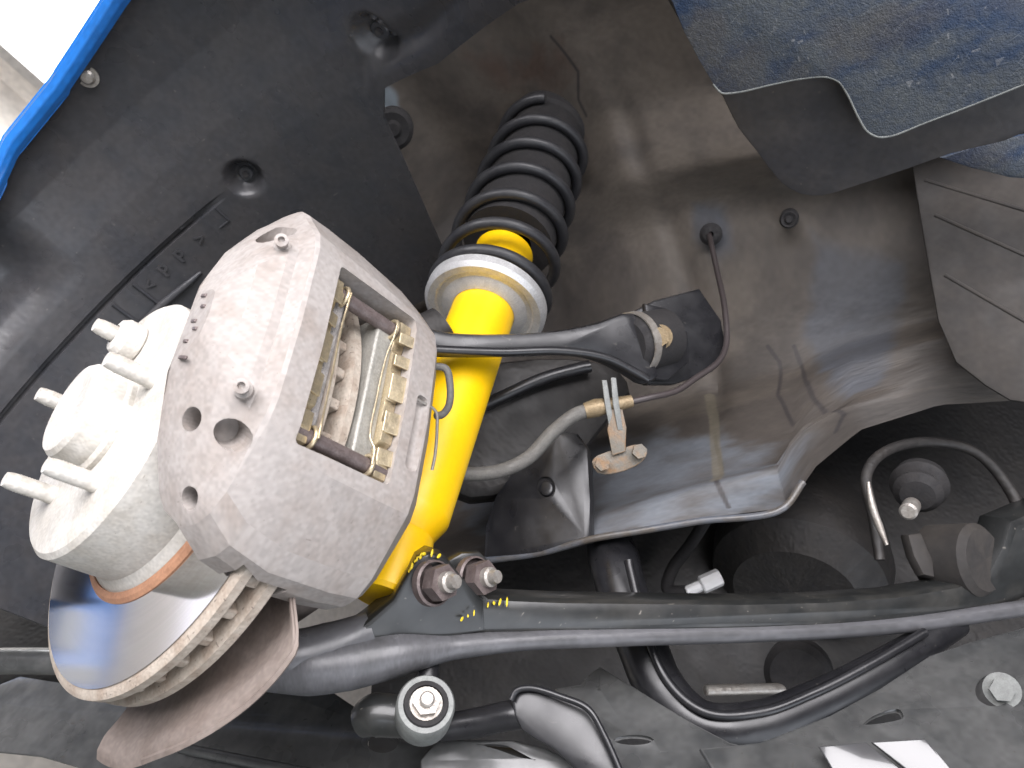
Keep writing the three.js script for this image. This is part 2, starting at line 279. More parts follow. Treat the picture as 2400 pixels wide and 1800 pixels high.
// ------------------------------------------------------------------ body shell of the wheel well
const lowEdge = [[-1.1, 0.46, 0.24], [-0.6, 0.46, 0.245], [-0.392, 0.47, 0.257], [-0.324, 0.49, 0.27], [-0.255, 0.50, 0.282], [-0.207, 0.51, 0.291], [-0.142, 0.53, 0.301], [-0.129, 0.56, 0.351], [-0.094, 0.60, 0.409], [-0.03, 0.62, 0.434], [0.031, 0.63, 0.43], [0.3, 0.66, 0.43]];
function shell(u, v) {
  const z = mix(-1.0, 0.26, u), [xl, yl] = lerpTable(lowEdge, z), t = sm(-0.36, -0.255, z), t2 = sm(-0.3, 0.05, z), back = sm(-0.46, -0.6, z);
  const roof = 0.772 - 0.022 * t - 0.10 * t2 - 0.09 * back, xo = -0.035 * t;
  const k = (yl - 0.25) / 0.2;
  const pr = [[0.06, roof - 0.03], [0.20, roof - 0.01], [0.33 + xo, roof], [0.42 + xo, roof - 0.015], [0.465 + xo * 0.8, roof - 0.07], [0.51 + xo * 0.3, 0.66 - 0.02 * t2], [0.575, 0.55], [0.600, 0.49 + 0.03 * k], [0.580 + 0.012 * k, 0.44 + 0.05 * k], [mix(0.550, 0.6, k), yl + mix(0.115, 0.034, k)], [mix(0.520, 0.606, k), yl + mix(0.065, 0.018, k)], [mix(0.502, xl, k), yl + mix(0.03, 0.008, k)], [xl, yl]];
  const c = shell.cache[z] ??= new THREE.CatmullRomCurve3(pr.map(([x, y]) => V(x, y, z)), false, 'catmullrom', 0.35);
  const p = c.getPoint(v);
  const w = v > 0.6 ? 1 : 0.6;
  p.x += 0.003 * w * (fbm(z * 0.9 + 3, p.y * 0.9 + p.x * 0.5, 9, 211) - 0.5);
  // pressed ribs beside the damper tower 
  p.x += 0.006 * Math.exp(-(((z + 0.245 - 0.09 * (0.7 - p.y)) / 0.010) ** 2)) * sm(0.35, 0.5, p.y);
  return p;
}
shell.cache = {};
{
  const body = thing('wheel_well_panel', 'dusty brown grey sheet metal wall of the wheel well with a bare blue grey patch', 'car body', null, 'structure');
  const uvOf = (u, v) => [u, v];
  const g = sheet(shell, 150, 110, 0.002, uvOf), { P, nu, nv } = g.userData.grid;
  const find = (px, py) => { let best = 1e9, r = [0, 0]; P.forEach((p, i) => { const [x, y, d] = toPx(p); if (d > 0) { const e = (x - px) ** 2 + (y - py) ** 2; if (e < best - 0.01) { best = e; r = [(i % (nu + 1)) / nu, Math.floor(i / (nu + 1)) / nv]; } } }); return r; };
  const len = [1.26, 1.05];
  const blob = (list) => { const c = list.map(([x, y]) => find(x, y)); return (u, v, s) => { let inside = false; const U = u + s * 0.01, W = v; for (let i = 0, j = c.length - 1; i < c.length; j = i++) if ((c[i][1] > W) !== (c[j][1] > W) && U < (c[j][0] - c[i][0]) * (W - c[i][1]) / (c[j][1] - c[i][1]) + c[i][0]) inside = !inside; let d = 1e9; for (let i = 0, j = c.length - 1; i < c.length; j = i++) d = Math.min(d, seg(u, v, c[j], c[i])); return (inside ? 1 : -1) * d; }; };
  const seg = (u, v, a, b) => { const ax = a[0] * len[0], ay = a[1] * len[1], bx = b[0] * len[0] - ax, by = b[1] * len[1] - ay, x = u * len[0] - ax, y = v * len[1] - ay, t = clamp((x * bx + y * by) / (bx * bx + by * by + 1e-9)); return Math.hypot(x - t * bx, y - t * by); };
  const line = (list) => { const c = list.map(([x, y]) => find(x, y)); return (u, v) => { let d = 1e9; for (let i = 1; i < c.length; i++) d = Math.min(d, seg(u, v, c[i - 1], c[i])); return d; }; };
  const patch = blob([[818, 238], [905, 262], [900, 330], [880, 385], [845, 402], [822, 375], [800, 335], [806, 290]]);
  const patch2 = blob([[690, 205], [725, 208], [735, 250], [712, 262], [690, 235]]);
  const bare = blob([[480, 470], [590, 440], [690, 432], [790, 440], [806, 500], [700, 525], [600, 540], [480, 565]]);
  const pit = blob([[360, 95], [395, 92], [392, 118], [372, 128]]);
  const cracks = [line([[768, 345], [782, 362], [779, 395], [790, 425]]), line([[797, 343], [803, 380], [815, 398], [838, 418], [836, 434]]), line([[716, 430], [722, 470], [724, 508]]), line([[555, 38], [578, 70], [577, 100], [587, 118]])];
  const seal = [line([[707, 395], [712, 430], [716, 480]])];
  const rustSpots = blob([[470, 60], [530, 40], [575, 60], [560, 90], [500, 80]]);
  const T = tex(1024, (u, v) => {
    const n1 = fbm(u, v, 7, 301), n2 = fbm(u, v, 40, 307), gr = 0.9 + 0.2 * vnoise(u * 300, v * 300, 300, 5);
    const dirt = [0.098, 0.083, 0.069], dark = [0.056, 0.048, 0.042], paint = [0.056, 0.064, 0.080], soot = [0.03, 0.026, 0.026];
    const k = sm(0.36, 0.66, n1 * 0.6 + n2 * 0.4);
    let c = [0, 1, 2].map((q) => mix(dark[q], dirt[q], k));
    const put = (col, a) => { c = c.map((x, q) => mix(x, col[q], clamp(a))); };
    const jag = 0.02 * (n2 - 0.5) + 0.01 * (n1 - 0.5);
    put(paint, sm(-0.006, 0.01, patch(u, v, 0) + jag) * (0.6 + 0.5 * (n2 - 0.5)));
    put(paint, 0.7 * sm(-0.006, 0.01, patch2(u, v, 0) + jag));
    put([0.108, 0.118, 0.134], clamp(0.75 + 1.2 * (n2 - 0.5)) * sm(-0.02, 0.025, bare(u, v, 0) + 3.5 * jag));
    put([0.2, 0.24, 0.27], 0.8 * sm(-0.004, 0.004, pit(u, v, 0) + jag));
    put([0.06, 0.035, 0.025], 0.7 * sm(-0.01, 0.02, rustSpots(u, v, 0) + 3 * jag));
    for (const f of cracks) put(soot, 0.85 * sm(0.0026, 0.001, f(u, v) + jag * 0.05));
    for (const f of seal) put([0.13, 0.115, 0.085], 0.7 * sm(0.006, 0.004, f(u, v)));
    put(soot, 0.3 * sm(0.66, 0.74, fbm(u + 0.3, v, 11, 331)));
    return c.map((x) => x * gr);
  }, true);
  T.wrapS = T.wrapT = THREE.ClampToEdgeWrapping;
  const bumpT = tex(512, (u, v) => { const h = 0.5 * fbm(u, v, 24, 401) + 0.5 * fbm(u, v, 90, 402, 2); return [h, h, h]; }, false);
  const gp = plane([490, 552, 0.640], [585, 540, 0.612], [550, 440, 0.662]);
  mesh('rail_gusset', plate(gp, [[482, 562], [484, 526], [494, 496], [512, 470], [534, 444], [556, 430], [576, 432], [588, 448], [591, 500], [590, 540], [540, 553]], 0.016, { bevel: 0.005, holes: [oval(546, 488, 15, 17)] }), M.blackPaint, body, 'dark gusset with a round hole');
  mesh('hole_plug', plate(gp, oval(546, 488, 14, 16, 12), 0.008, { bevel: 0.003, smooth: 3, lift: -0.003 }), M.rubber, body);
  mesh('stud_boss', plate(gp, oval(546, 488, 7, 8, 12), 0.006, { bevel: 0.002, smooth: 3, lift: 0.001 }), M.blackPaint, body);
  mesh('hem', tube([[480, 561], [540, 553], [592, 539], [640, 531], [700, 521], [780, 510], [803, 482]].map(([x, y], i) => [x, y, [0.642, 0.627, 0.611, 0.600, 0.588, 0.571, 0.577][i]]), 0.003, 70, 8), M.railPaint, body);
  rawMesh('pressed_wall', g, new THREE.MeshPhysicalMaterial({ map: T, bumpMap: bumpT, bumpScale: 0.0012, roughness: 0.62, side: THREE.DoubleSide }), body);
}

// ------------------------------------------------------------------ plastic wheel arch liner
const linerEdge = [[20, 0.14], [48, 0.166], [68, 0.198], [79, 0.200], [82.5, 0.225], [86, 0.30], [90, 0.385], [94, 0.44], [190, 0.44]];
const linerR = [[0.0, 0.400], [0.05, 0.401], [0.09, 0.405], [0.12, 0.402], [0.15, 0.397], [0.19, 0.394], [0.200, 0.394], [0.2015, 0.402], [0.206, 0.402], [0.2075, 0.394], [0.26, 0.394], [0.34, 0.392]];
const lipX = [[90, 0.014], [101, 0.022], [117, 0.041], [128, 0.049], [135, 0.064], [150, 0.088], [185, 0.13]];
const LA = [30, 185];
function linerX(deg, v) {   // rows of the sheet keep to the groove
  const [xe] = lerpTable(linerEdge, deg), [x0] = lerpTable(lipX, deg), a = Math.min(0.1985, xe - 0.006), b = Math.min(0.2095, xe - 0.003);
  return lerpTable([[0, x0], [0.45, a], [0.55, b], [1, xe]], v)[0];
}
function linerPoint(deg, x, extra = 0) {
  const groove = sm(112, 122, deg), [x0] = lerpTable(lipX, deg);
  let r = lerpTable(linerR, x)[0] - 0.018 * Math.exp(-(x - x0) / 0.010);
  if (x > 0.197 && x < 0.21) r = mix(0.394, r, groove);
  const [xe] = lerpTable(linerEdge, deg);
  r += 0.007 * Math.exp(-(((x - xe + 0.028) / 0.011) ** 2)) * sm(84, 76, deg);          // rolled bead along the free edge
  r += 0.024 * sm(136, 144, deg) * sm(0.175, 0.120, x);                                  // flare behind the fender edge
  for (const [d0, x1, R] of [[108.2, 0.203, 0.021], [75.4, 0.159, 0.023]]) { const q = Math.hypot((deg - d0) * Math.PI / 180 * 0.4, x - x1) / R; if (q < 1.3) r += 0.016 * sm(1.1, 0.45, q); }   // dished seats of the clips
  return hubAt(x, r + extra, deg);
}
{
  const liner = thing('wheel_arch_liner', 'black moulded plastic wheel arch liner with dished clips and a raised material mark', 'wheel liner');
  const fn = (u, v) => { const deg = mix(LA[0], LA[1], u), [xe] = lerpTable(linerEdge, deg); return linerPoint(deg, linerX(deg, v)); };
  const g = sheet(fn, 240, 180, 0.003, (u, v) => [mix(LA[0], LA[1], u) * Math.PI / 180 * 0.4, linerX(mix(LA[0], LA[1], u), v)]);
  rawMesh('arch_sheet', g, M.liner, liner);
  for (const [d0, x0, R] of [[108.2, 0.203, 0.0078], [75.4, 0.159, 0.009]]) {
    const p = linerPoint(d0, x0, 0.002), q = linerPoint(d0, x0, -0.02);
    const clip = mesh('clip', lathe(p, q, [[0, 0], [0, R * 0.95], [0.006, R], [0.0075, R * 0.85], [0.0075, 0]], 28), M.liner, liner);
    mesh('clip_pin', lathe(p, q, [[0.007, 0], [0.007, R * 0.45], [0.009, R * 0.4], [0.0086, R * 0.2], [0.0086, 0]], 24), M.plasticDark, clip);
  }
  const font = await new FontLoader().loadAsync('fonts/droid/droid_sans_bold.typeface.json');
  const glyph = (ch, deg, x, size) => {
    const t = new TextGeometry(ch, { font, size, depth: 0.0012, curveSegments: 5, bevelEnabled: false }); t.computeBoundingBox(); t.center();
    const p = linerPoint(deg, x, -0.0012), out = V(0, p.y - HY, p.z - HZ).normalize().negate(), tang = V(0, -(p.z - HZ), p.y - HY).normalize().negate();   // reads along the arch
    const e1 = tang.clone().negate(), e2 = out.clone().cross(e1); t.applyMatrix4(new THREE.Matrix4().makeBasis(e1, e2, out).setPosition(p));
    return t;
  };
  [['>', 120.8], ['P', 125], ['P', 128.5], ['<', 132]].forEach(([c, d]) => mesh('raised_letter', glyph(c, d, 0.222, 0.015), M.liner, liner));
  const box = (deg, x) => linerPoint(deg, x, -0.0006);
  mesh('raised_edge', [tube([box(115.2, 0.208), box(115.2, 0.227)], 0.0011, 4, 6), tube([box(115.2, 0.227), box(117.2, 0.227)], 0.0011, 4, 6)], M.liner, liner);
  mesh('rib', tube([linerPoint(125, 0.250, -0.001), linerPoint(128, 0.249, -0.003), linerPoint(133, 0.247, -0.003), linerPoint(140, 0.245, -0.002)], [0.002, 0.004, 0.005, 0.003], 24, 8), M.liner, liner);
  for (const d of [133.5, 138]) mesh('cross_rib', tube([linerPoint(d, 0.21, -0.001), linerPoint(d, 0.245, -0.001)], 0.0022, 6, 8), M.liner, liner);

  // fender edge in blue body colour, curling round the arch
  const fender = thing('fender', 'blue painted fender edge around the wheel arch opening', 'fender');
  const fl = [[0.004, 0.389], [0.004, 0.384], [0.0, 0.3795], [-0.006, 0.3775], [-0.012, 0.3795], [-0.0135, 0.385], [-0.0125, 0.395], [0.01, 0.43], [0.03, 0.48]];
  const fg = sheet((u, v) => { const deg = mix(25, 185, u), [x, r] = lerpTable(fl.map((q, i) => [i / (fl.length - 1), ...q]), v); return hubAt(x + lerpTable(lipX, deg)[0], r, deg); }, 120, 40, 0.0012, (u, v) => [u, v * 0.1]);
  rawMesh('edge_flange', fg, M.bluePaint, fender);
  const s = linerPoint(113.5, 0.046, -0.001), s2 = linerPoint(113.5, 0.046, -0.05);
  const screw = thing('liner_screw', 'small shiny screw at the blue fender edge', 'screw');
  mesh('head', lathe(s, s2, [[0, 0], [0, 0.007], [0.002, 0.007], [0.004, 0.005], [0.0045, 0]], 20), M.steel, screw); mesh('washer', lathe(s, s2, [[-0.001, 0], [-0.001, 0.01], [0.0006, 0.01], [0.0006, 0]], 20), M.steel, screw);
}

// ------------------------------------------------------------------ brake disc and hub, built round the axle line (local x = axle, origin = middle of the hat face)
const HUB = V(0.163, 0.22, -0.465), AXLE = V(Math.cos(0.09) * Math.cos(0.133), Math.sin(0.133), Math.sin(0.09) * Math.cos(0.133));
const AXLE_Q = new THREE.Quaternion().setFromUnitVectors(V(1, 0, 0), AXLE);
const onAxle = (o) => { o.position.copy(HUB); o.quaternion.copy(AXLE_Q); return o; };
const hubL = (x, r, deg) => V(x, r * Math.sin(deg * Math.PI / 180), r * Math.cos(deg * Math.PI / 180));
const DX = 0.051, DR = 0.158, DW = 0.025, HR = 0.0885;
{
  const disc = onAxle(thing('brake_disc', 'vented steel brake disc with polished face and rusty hat edge', 'brake disc'));
  const p = V(0, 0, 0), q = V(1, 0, 0);
  const ring = (x0, x1, name) => mesh(name, lathe(p, q, [[x0, 0.085], [x0, DR - 0.006], [x0 + 0.0006, DR - 0.0025], [x0 + 0.002, DR], [x1 - 0.001, DR], [x1, DR - 0.001], [x1, 0.085], [x0, 0.085]], 128), M.rim, disc);
  ring(DX, DX + 0.008, 'outboard_ring'); ring(DX + DW - 0.008, DX + DW, 'inboard_ring');
  const fm = (x, s) => { const g = new THREE.RingGeometry(HR + 0.006, DR - 0.006, 128, 4); g.rotateY(-Math.PI / 2 * s); g.translate(x, 0, 0); const uv = g.attributes.uv, ps = g.attributes.position; for (let i = 0; i < uv.count; i++) uv.setXY(i, 0.5 + ps.getY(i) / 0.34, 0.5 + ps.getZ(i) / 0.34); rawMesh('swept_face', g, M.discFace, disc); };
  fm(DX - 0.0008, 1); fm(DX + DW + 0.0008, -1);
  const vane = new RoundedBoxGeometry(DW - 0.0155, 0.05, 0.0065, 2, 0.0015); vane.translate(DX + DW / 2, DR - 0.03, 0);
  for (let i = 0; i < 44; i++) { const g = vane.clone(); g.rotateX(i / 44 * Math.PI * 2); mesh('vane', g, M.rim, disc); }
  mesh('hat', lathe(p, q, [[0, 0.030], [0, HR - 0.007], [0.001, HR - 0.003], [0.004, HR], [0.032, HR + 0.0015], [DX - 0.008, HR + 0.002], [DX + 0.002, HR + 0.002], [DX + 0.002, HR - 0.01], [0.008, HR - 0.01], [0.008, 0.03], [0, 0.03]], 96), M.hub, disc);
  mesh('hat_root', lathe(p, q, [[DX - 0.009, HR + 0.0019], [DX - 0.0055, HR + 0.005], [DX - 0.002, HR + 0.0085], [DX + 0.001, HR + 0.0085], [DX + 0.001, HR + 0.0019]], 96), M.hub, disc);
  mesh('rust_band', lathe(p, q, [[DX - 0.004, HR + 0.008], [DX - 0.0035, HR + 0.012], [DX - 0.0014, HR + 0.0145], [DX + 0.001, HR + 0.0145], [DX + 0.001, HR + 0.008], [DX - 0.004, HR + 0.008]], 96), M.rust, disc, 'orange rust band at the root of the hat');

  const hub = onAxle(thing('wheel_hub', 'pale steel wheel hub centre with five wheel studs', 'wheel hub'));
  mesh('pilot', lathe(p, V(-1, 0, 0), [[-0.004, 0], [-0.004, 0.038], [0.003, 0.038], [0.005, 0.0345], [0.011, 0.0335], [0.0125, 0.0325], [0.019, 0.0315], [0.022, 0.029], [0.0225, 0.024], [0.0205, 0.015], [0.0205, 0]], 56), M.hub, hub);
  for (let i = 0; i < 5; i++) {
    const d = 85 + i * 72, b = hubL(0, 0.057, d), e = hubL(-1, 0.057, d);
    const prof = [[-0.004, 0], [-0.004, 0.0064]]; for (let k = 0; k < 12; k++) { prof.push([0.004 + k * 0.0016, 0.0057], [0.0048 + k * 0.0016, 0.0054]); } prof.push([0.0255, 0.0053], [0.029, 0.0045], [0.029, 0]);
    mesh('stud', lathe(b, e, prof, 24, 0, Math.PI * 2, 1.2), M.hub, hub);
  }
  const nut = onAxle(thing('wheel_nut', 'pale wheel nut run onto the upper stud to hold the disc', 'wheel nut'));
  const b = hubL(0, 0.057, 85), e = hubL(-1, 0.057, 85);
  mesh('barrel', lathe(b, e, [[0.0004, 0.0066], [0.0004, 0.0125], [0.0015, 0.0135], [0.011, 0.0135], [0.015, 0.0110], [0.0165, 0.0066], [0.0004, 0.0066]], 32), M.hub, nut);
}

// ------------------------------------------------------------------ brake caliper
{
  const cal = onAxle(thing('brake_caliper', 'weathered cast four piston brake caliper astride the disc', 'brake caliper'));
  // outer outline in (share of half length, z) and, for each station along the axle, how far it is set back, its two ends and its back
  const base = [[-1, 0.108], [-1, 0.124], [-0.965, 0.135], [-0.875, 0.1455], [-0.55, 0.1675], [-0.44, 0.1705], [0.0, 0.1725], [0.5, 0.1705], [0.63, 0.166], [0.87, 0.1465], [0.955, 0.136], [1, 0.120], [1, 0.093], [0.76, 0.061], [0.0, 0.051], [-0.76, 0.061]];
  const stations = [[-0.0140, -0.036, -0.006, 0.052, 0.110], [-0.0100, -0.029, -0.018, 0.066, 0.106], [-0.0030, -0.0205, -0.040, 0.090, 0.100], [0.0080, -0.0115, -0.064, 0.113, 0.094], [0.0130, -0.0100, -0.073, 0.120, 0.09], [0.0175, -0.0012, -0.080, 0.126, 0.085], [0.0200, 0, -0.083, 0.128, 0.08], [0.035, 0, -0.095, 0.129, 0.07], [0.06, 0, -0.102, 0.128, 0.06], [0.10, 0, -0.102, 0.122, 0.06], [0.120, -0.0006, -0.100, 0.115, 0.06], [0.1225, -0.0030, -0.099, 0.114, 0.06], [0.136, -0.016, -0.092, 0.104, 0.06], [0.1455, -0.028, -0.084, 0.095, 0.065], [0.149, -0.036, -0.076, 0.088, 0.07]];
  const pos = [], idx = [], k = base.length;
  stations.forEach(([x, dz, y0, y1, bz]) => base.forEach(([y, z], i) => pos.push(x, mix(y0, y1, (y + 1) / 2), i > 12 ? Math.max(z, bz) : Math.max(z + dz, bz))));
  for (let i = 0; i < stations.length - 1; i++) for (let j = 0; j < k; j++) { const p = i * k + j, q = i * k + (j + 1) % k; idx.push(p, p + k, q, q, p + k, q + k); }
  for (const [i, f] of [[0, 0], [stations.length - 1, 1]]) { const c = pos.length / 3; let x = 0, y = 0, z = 0; for (let j = 0; j < k; j++) { x += pos[(i * k + j) * 3] / k; y += pos[(i * k + j) * 3 + 1] / k; z += pos[(i * k + j) * 3 + 2] / k; } pos.push(x, y, z); for (let j = 0; j < k; j++) f ? idx.push(c, i * k + (j + 1) % k, i * k + j) : idx.push(c, i * k + j, i * k + (j + 1) % k); }
  const g = new THREE.BufferGeometry(); g.setAttribute('position', new THREE.Float32BufferAttribute(pos, 3)); g.setIndex(idx);
  let bg = g.toNonIndexed();
  { // make sure the faces look outwards
    const pp = bg.attributes.position, a = V().fromBufferAttribute(pp, 0), b = V().fromBufferAttribute(pp, 1), c = V().fromBufferAttribute(pp, 2), n = b.clone().sub(a).cross(c.clone().sub(a));
    if (n.dot(a.clone().sub(V(0.06, 0.01, 0.12))) < 0) for (let i = 0; i < pp.count; i += 3) { const t = [pp.getX(i + 1), pp.getY(i + 1), pp.getZ(i + 1)]; pp.setXYZ(i + 1, pp.getX(i + 2), pp.getY(i + 2), pp.getZ(i + 2)); pp.setXYZ(i + 2, ...t); }
    bg.computeVertexNormals();
  }
  const ev = new Evaluator(); ev.attributes = ['position', 'normal']; ev.useGroups = false;
  const brush = (gm) => { const q = gm.index ? gm.toNonIndexed() : gm.clone(); for (const n of Object.keys(q.attributes)) if (!['position', 'normal'].includes(n)) q.deleteAttribute(n); const b = new Brush(q); b.updateMatrixWorld(); return b; };
  let r = brush(bg);
  const cut = (gm) => { r = ev.evaluate(r, brush(gm), SUBTRACTION); r.updateMatrixWorld(); };
  cut(new RoundedBoxGeometry(0.064, 0.116, 0.14, 3, 0.003).translate(0.068, 0.0165, 0.14));                                   // pad window
  cut(new THREE.CylinderGeometry(DR + 0.004, DR + 0.004, 0.031, 96).rotateZ(Math.PI / 2).translate(DX + DW / 2, 0, 0));                                // slot for the disc
  const pocket = (p, d, r0, r1, L) => { const c = new THREE.CylinderGeometry(r1, r0, L, 20); c.applyQuaternion(new THREE.Quaternion().setFromUnitVectors(V(0, 1, 0), d.normalize())); c.translate(p.x, p.y, p.z); cut(c); };
  pocket(V(0.006, 0.094, 0.141), V(-0.25, 0.45, 0.85), 0.008, 0.011, 0.05);
  pocket(V(0.011, -0.046, 0.155), V(-0.15, -0.5, 0.85), 0.007, 0.0095, 0.05);
  pocket(V(-0.001, -0.034, 0.128), V(-0.85, -0.3, 0.4), 0.006, 0.007, 0.034);
  pocket(V(0.015, -0.070, 0.122), V(-0.75, -0.6, 0.3), 0.0055, 0.0065, 0.03);
  cut(new RoundedBoxGeometry(0.010, 0.05, 0.010, 3, 0.004).rotateY(0.25).translate(0.1135, -0.002, 0.1715));
  for (const [x, y, z, w, a] of [[0.035, -0.066, 0.1625, 0.026, -0.5], [0.02, -0.088, 0.149, 0.04, -0.1], [0.075, -0.091, 0.147, 0.032, -0.1], [0.105, -0.072, 0.1585, 0.018, 0.15], [0.06, 0.1, 0.146, 0.03, 0.1]]) { const c = new RoundedBoxGeometry(w, 0.0014, 0.0016, 1, 0.0005).rotateZ(a).translate(x, y, z); cut(c); }   // casting flaws and scratches
  mesh('body', creased(r.geometry, 0.3), M.cast, cal);
  const bar = (y, z) => mesh('retaining_pin', rodBetween(V(0.033, y, z), V(0.102, y, z), 0.0046), M.pin, cal);
  bar(0.062, 0.161); bar(-0.0325, 0.1625);
  for (const [x, y, z] of [[0.007, 0.076, 0.152], [0.007, -0.022, 0.158]]) {
    const p = V(x, y, z), q = V(x - 0.5, y - 0.25, z + 0.7);
    mesh('bleed_screw', lathe(p, q, [[-0.004, 0], [-0.004, 0.005], [0.004, 0.005], [0.0045, 0.0032], [0.009, 0.0032], [0.0095, 0.004], [0.011, 0.004], [0.0115, 0.002], [0.009, 0.0015], [0.009, 0]], 16), M.cast, cal);
  }
  for (const [y, z, l] of [[-0.002, 0.124, 0.010], [0.010, 0.120, 0.005], [0.016, 0.126, 0.005], [0.023, 0.121, 0.006], [0.031, 0.126, 0.005], [0.040, 0.122, 0.006]]) mesh('casting_mark', new RoundedBoxGeometry(0.0016, 0.0022, l, 1, 0.0006).rotateX(0.35).translate(-0.0143, y, z), M.pin, cal);
  // pads: gold backing plates with scalloped edges, friction blocks
  [[0.0425, 1], [0.0925, -1]].forEach(([x, s]) => {
    const pad = onAxle(thing('brake_pad', s > 0 ? 'gold plated brake pad on the wheel stud side of the disc, inside the caliper window' : 'gold plated brake pad on the damper side of the disc, inside the caliper window', 'brake pad', 'brake pads in the caliper window'));
    const sh = new THREE.Shape(), t = 0.1655;
    const ed = [[-0.039, 0.105], [-0.039, t - 0.006], [-0.0375, t], [-0.027, t + 0.001], [-0.025, t - 0.004], [-0.018, t - 0.005], [-0.015, t], [-0.006, t + 0.001], [-0.002, t - 0.0025], [0.013, t - 0.0025], [0.017, t + 0.001], [0.029, t + 0.0005], [0.033, t - 0.003], [0.046, t - 0.0035], [0.049, t - 0.006], [0.056, t - 0.005], [0.0585, t], [0.068, t - 0.001], [0.0705, t - 0.007], [0.0705, 0.105]];
    ed.forEach(([y, z], i) => (i ? sh.lineTo(y, z) : sh.moveTo(y, z)));
    const eg = new THREE.ExtrudeGeometry(sh, { depth: 0.0075, bevelEnabled: true, bevelSize: 0.0008, bevelThickness: 0.0008, bevelSegments: 2 });
    eg.applyMatrix4(new THREE.Matrix4().makeBasis(V(0, 1, 0), V(0, 0, 1), V(1, 0, 0)).setPosition(x - (s > 0 ? 0.0065 : 0.001), 0, 0));
    mesh('backing_plate', creased(eg, 0.4), M.gold, pad);
    mesh('friction_block', new RoundedBoxGeometry(s > 0 ? 0.0075 : 0.0140, 0.104, 0.045, 3, 0.002).translate(x + s * (s > 0 ? 0.0052 : 0.0082), 0.016, 0.1385), s > 0 ? M.friction : M.padGrey, pad);
    for (const [yy, zz] of [[-0.0325, 0.1625], [0.062, 0.161]]) mesh('pin_eye', new THREE.TorusGeometry(0.0062, 0.0014, 8, 20).rotateY(Math.PI / 2).translate(x + s * 0.005, yy, zz), M.gold, pad);
    // stepped shim tabs folded over the plate
    for (const [y0, y1, h] of [[-0.030, -0.020, 0.0022], [-0.010, 0.004, 0.0030], [0.012, 0.030, 0.0026], [0.036, 0.044, 0.0022], [0.052, 0.060, 0.003]]) mesh('shim_tab', new RoundedBoxGeometry(0.0105, y1 - y0, 0.0016, 2, 0.0007).rotateY(s * 0.25).translate(x - s * 0.003, (y0 + y1) / 2, t + h - 0.0005), M.gold, pad);
    const w = x + s * 0.0062;
    mesh('wire_clip', tube([V(w, -0.034, 0.1695), V(w, -0.024, 0.169), V(w + s * 0.002, -0.016, 0.1655), V(w + s * 0.002, 0.01, 0.1645), V(w + s * 0.001, 0.04, 0.1645), V(w, 0.054, 0.167), V(w, 0.063, 0.168)], 0.0007, 40, 6), M.gold, pad);
  });
  // crossover pipe and wire spring on the damper side
  const pipe = thing('caliper_pipe', 'thin bent metal pipe looping off the inner side of the caliper', 'brake pipe');
  mesh('wire_loop', tube([[405, 402, 0.455], [411, 397, 0.453], [422, 402, 0.458], [436, 412, 0.466], [437, 430, 0.468], [435, 455, 0.468], [432, 470, 0.468]], 0.0010, 50, 8), M.steel, pipe);
  mesh('hose_loop', tube([[436, 366, 0.495], [446, 369, 0.495], [450, 385, 0.495], [449, 405, 0.495], [443, 414, 0.495], [436, 416, 0.49]], 0.0026, 40, 10), M.hose, pipe);
}

// dust shield behind the disc
{
  const ds = onAxle(thing('dust_shield', 'bent brown grey sheet metal dust shield below the disc', 'dust shield'));
  const g = sheet((u, v) => { const deg = mix(-40, -108, u), [x, r] = lerpTable([[0, 0.097, 0.07], [0.35, 0.097, 0.130], [0.55, 0.096, 0.150], [0.7, 0.092, 0.163], [0.82, 0.088, 0.172], [0.93, 0.0875, 0.180], [1, 0.090, 0.185]], v); return hubL(x + 0.0025 * Math.sin(u * 9), r + 0.010 * sm(0.6, 1, u) * v - 0.03 * sm(0.08, 0, u) * v, deg); }, 60, 30, 0.0014, (u, v) => [u * 0.2, v * 0.1]);
  rawMesh('pressed_sheet', g, M.shieldPlate, ds);
  const kn = thing('steering_knuckle', 'dark cast steering knuckle behind the disc', 'steering knuckle');
  mesh('upright', tube([V(0.285, 0.12, -0.43), V(0.29, 0.215, -0.465), V(0.30, 0.33, -0.42), V(0.325, 0.40, -0.36)], [0.03, 0.05, 0.03, 0.018], 40, 18), M.shaded, kn);
  mesh('bearing_carrier', lathe(V(0.263, 0.225, -0.462), V(1, 0.30, -0.40), [[0, 0], [0, 0.068], [0.02, 0.068], [0.03, 0.05], [0.08, 0.045], [0.08, 0]], 40), M.shaded, kn);
  mesh('caliper_lug', tube([V(0.30, 0.15, -0.42), V(0.30, 0.165, -0.38), V(0.30, 0.175, -0.355)], [0.02, 0.016, 0.014], 12, 12), M.shieldPlate, kn);
  mesh('caliper_lug', tube([V(0.30, 0.28, -0.42), V(0.30, 0.30, -0.38), V(0.30, 0.305, -0.355)], [0.02, 0.016, 0.014], 12, 12), M.shieldPlate, kn);
}

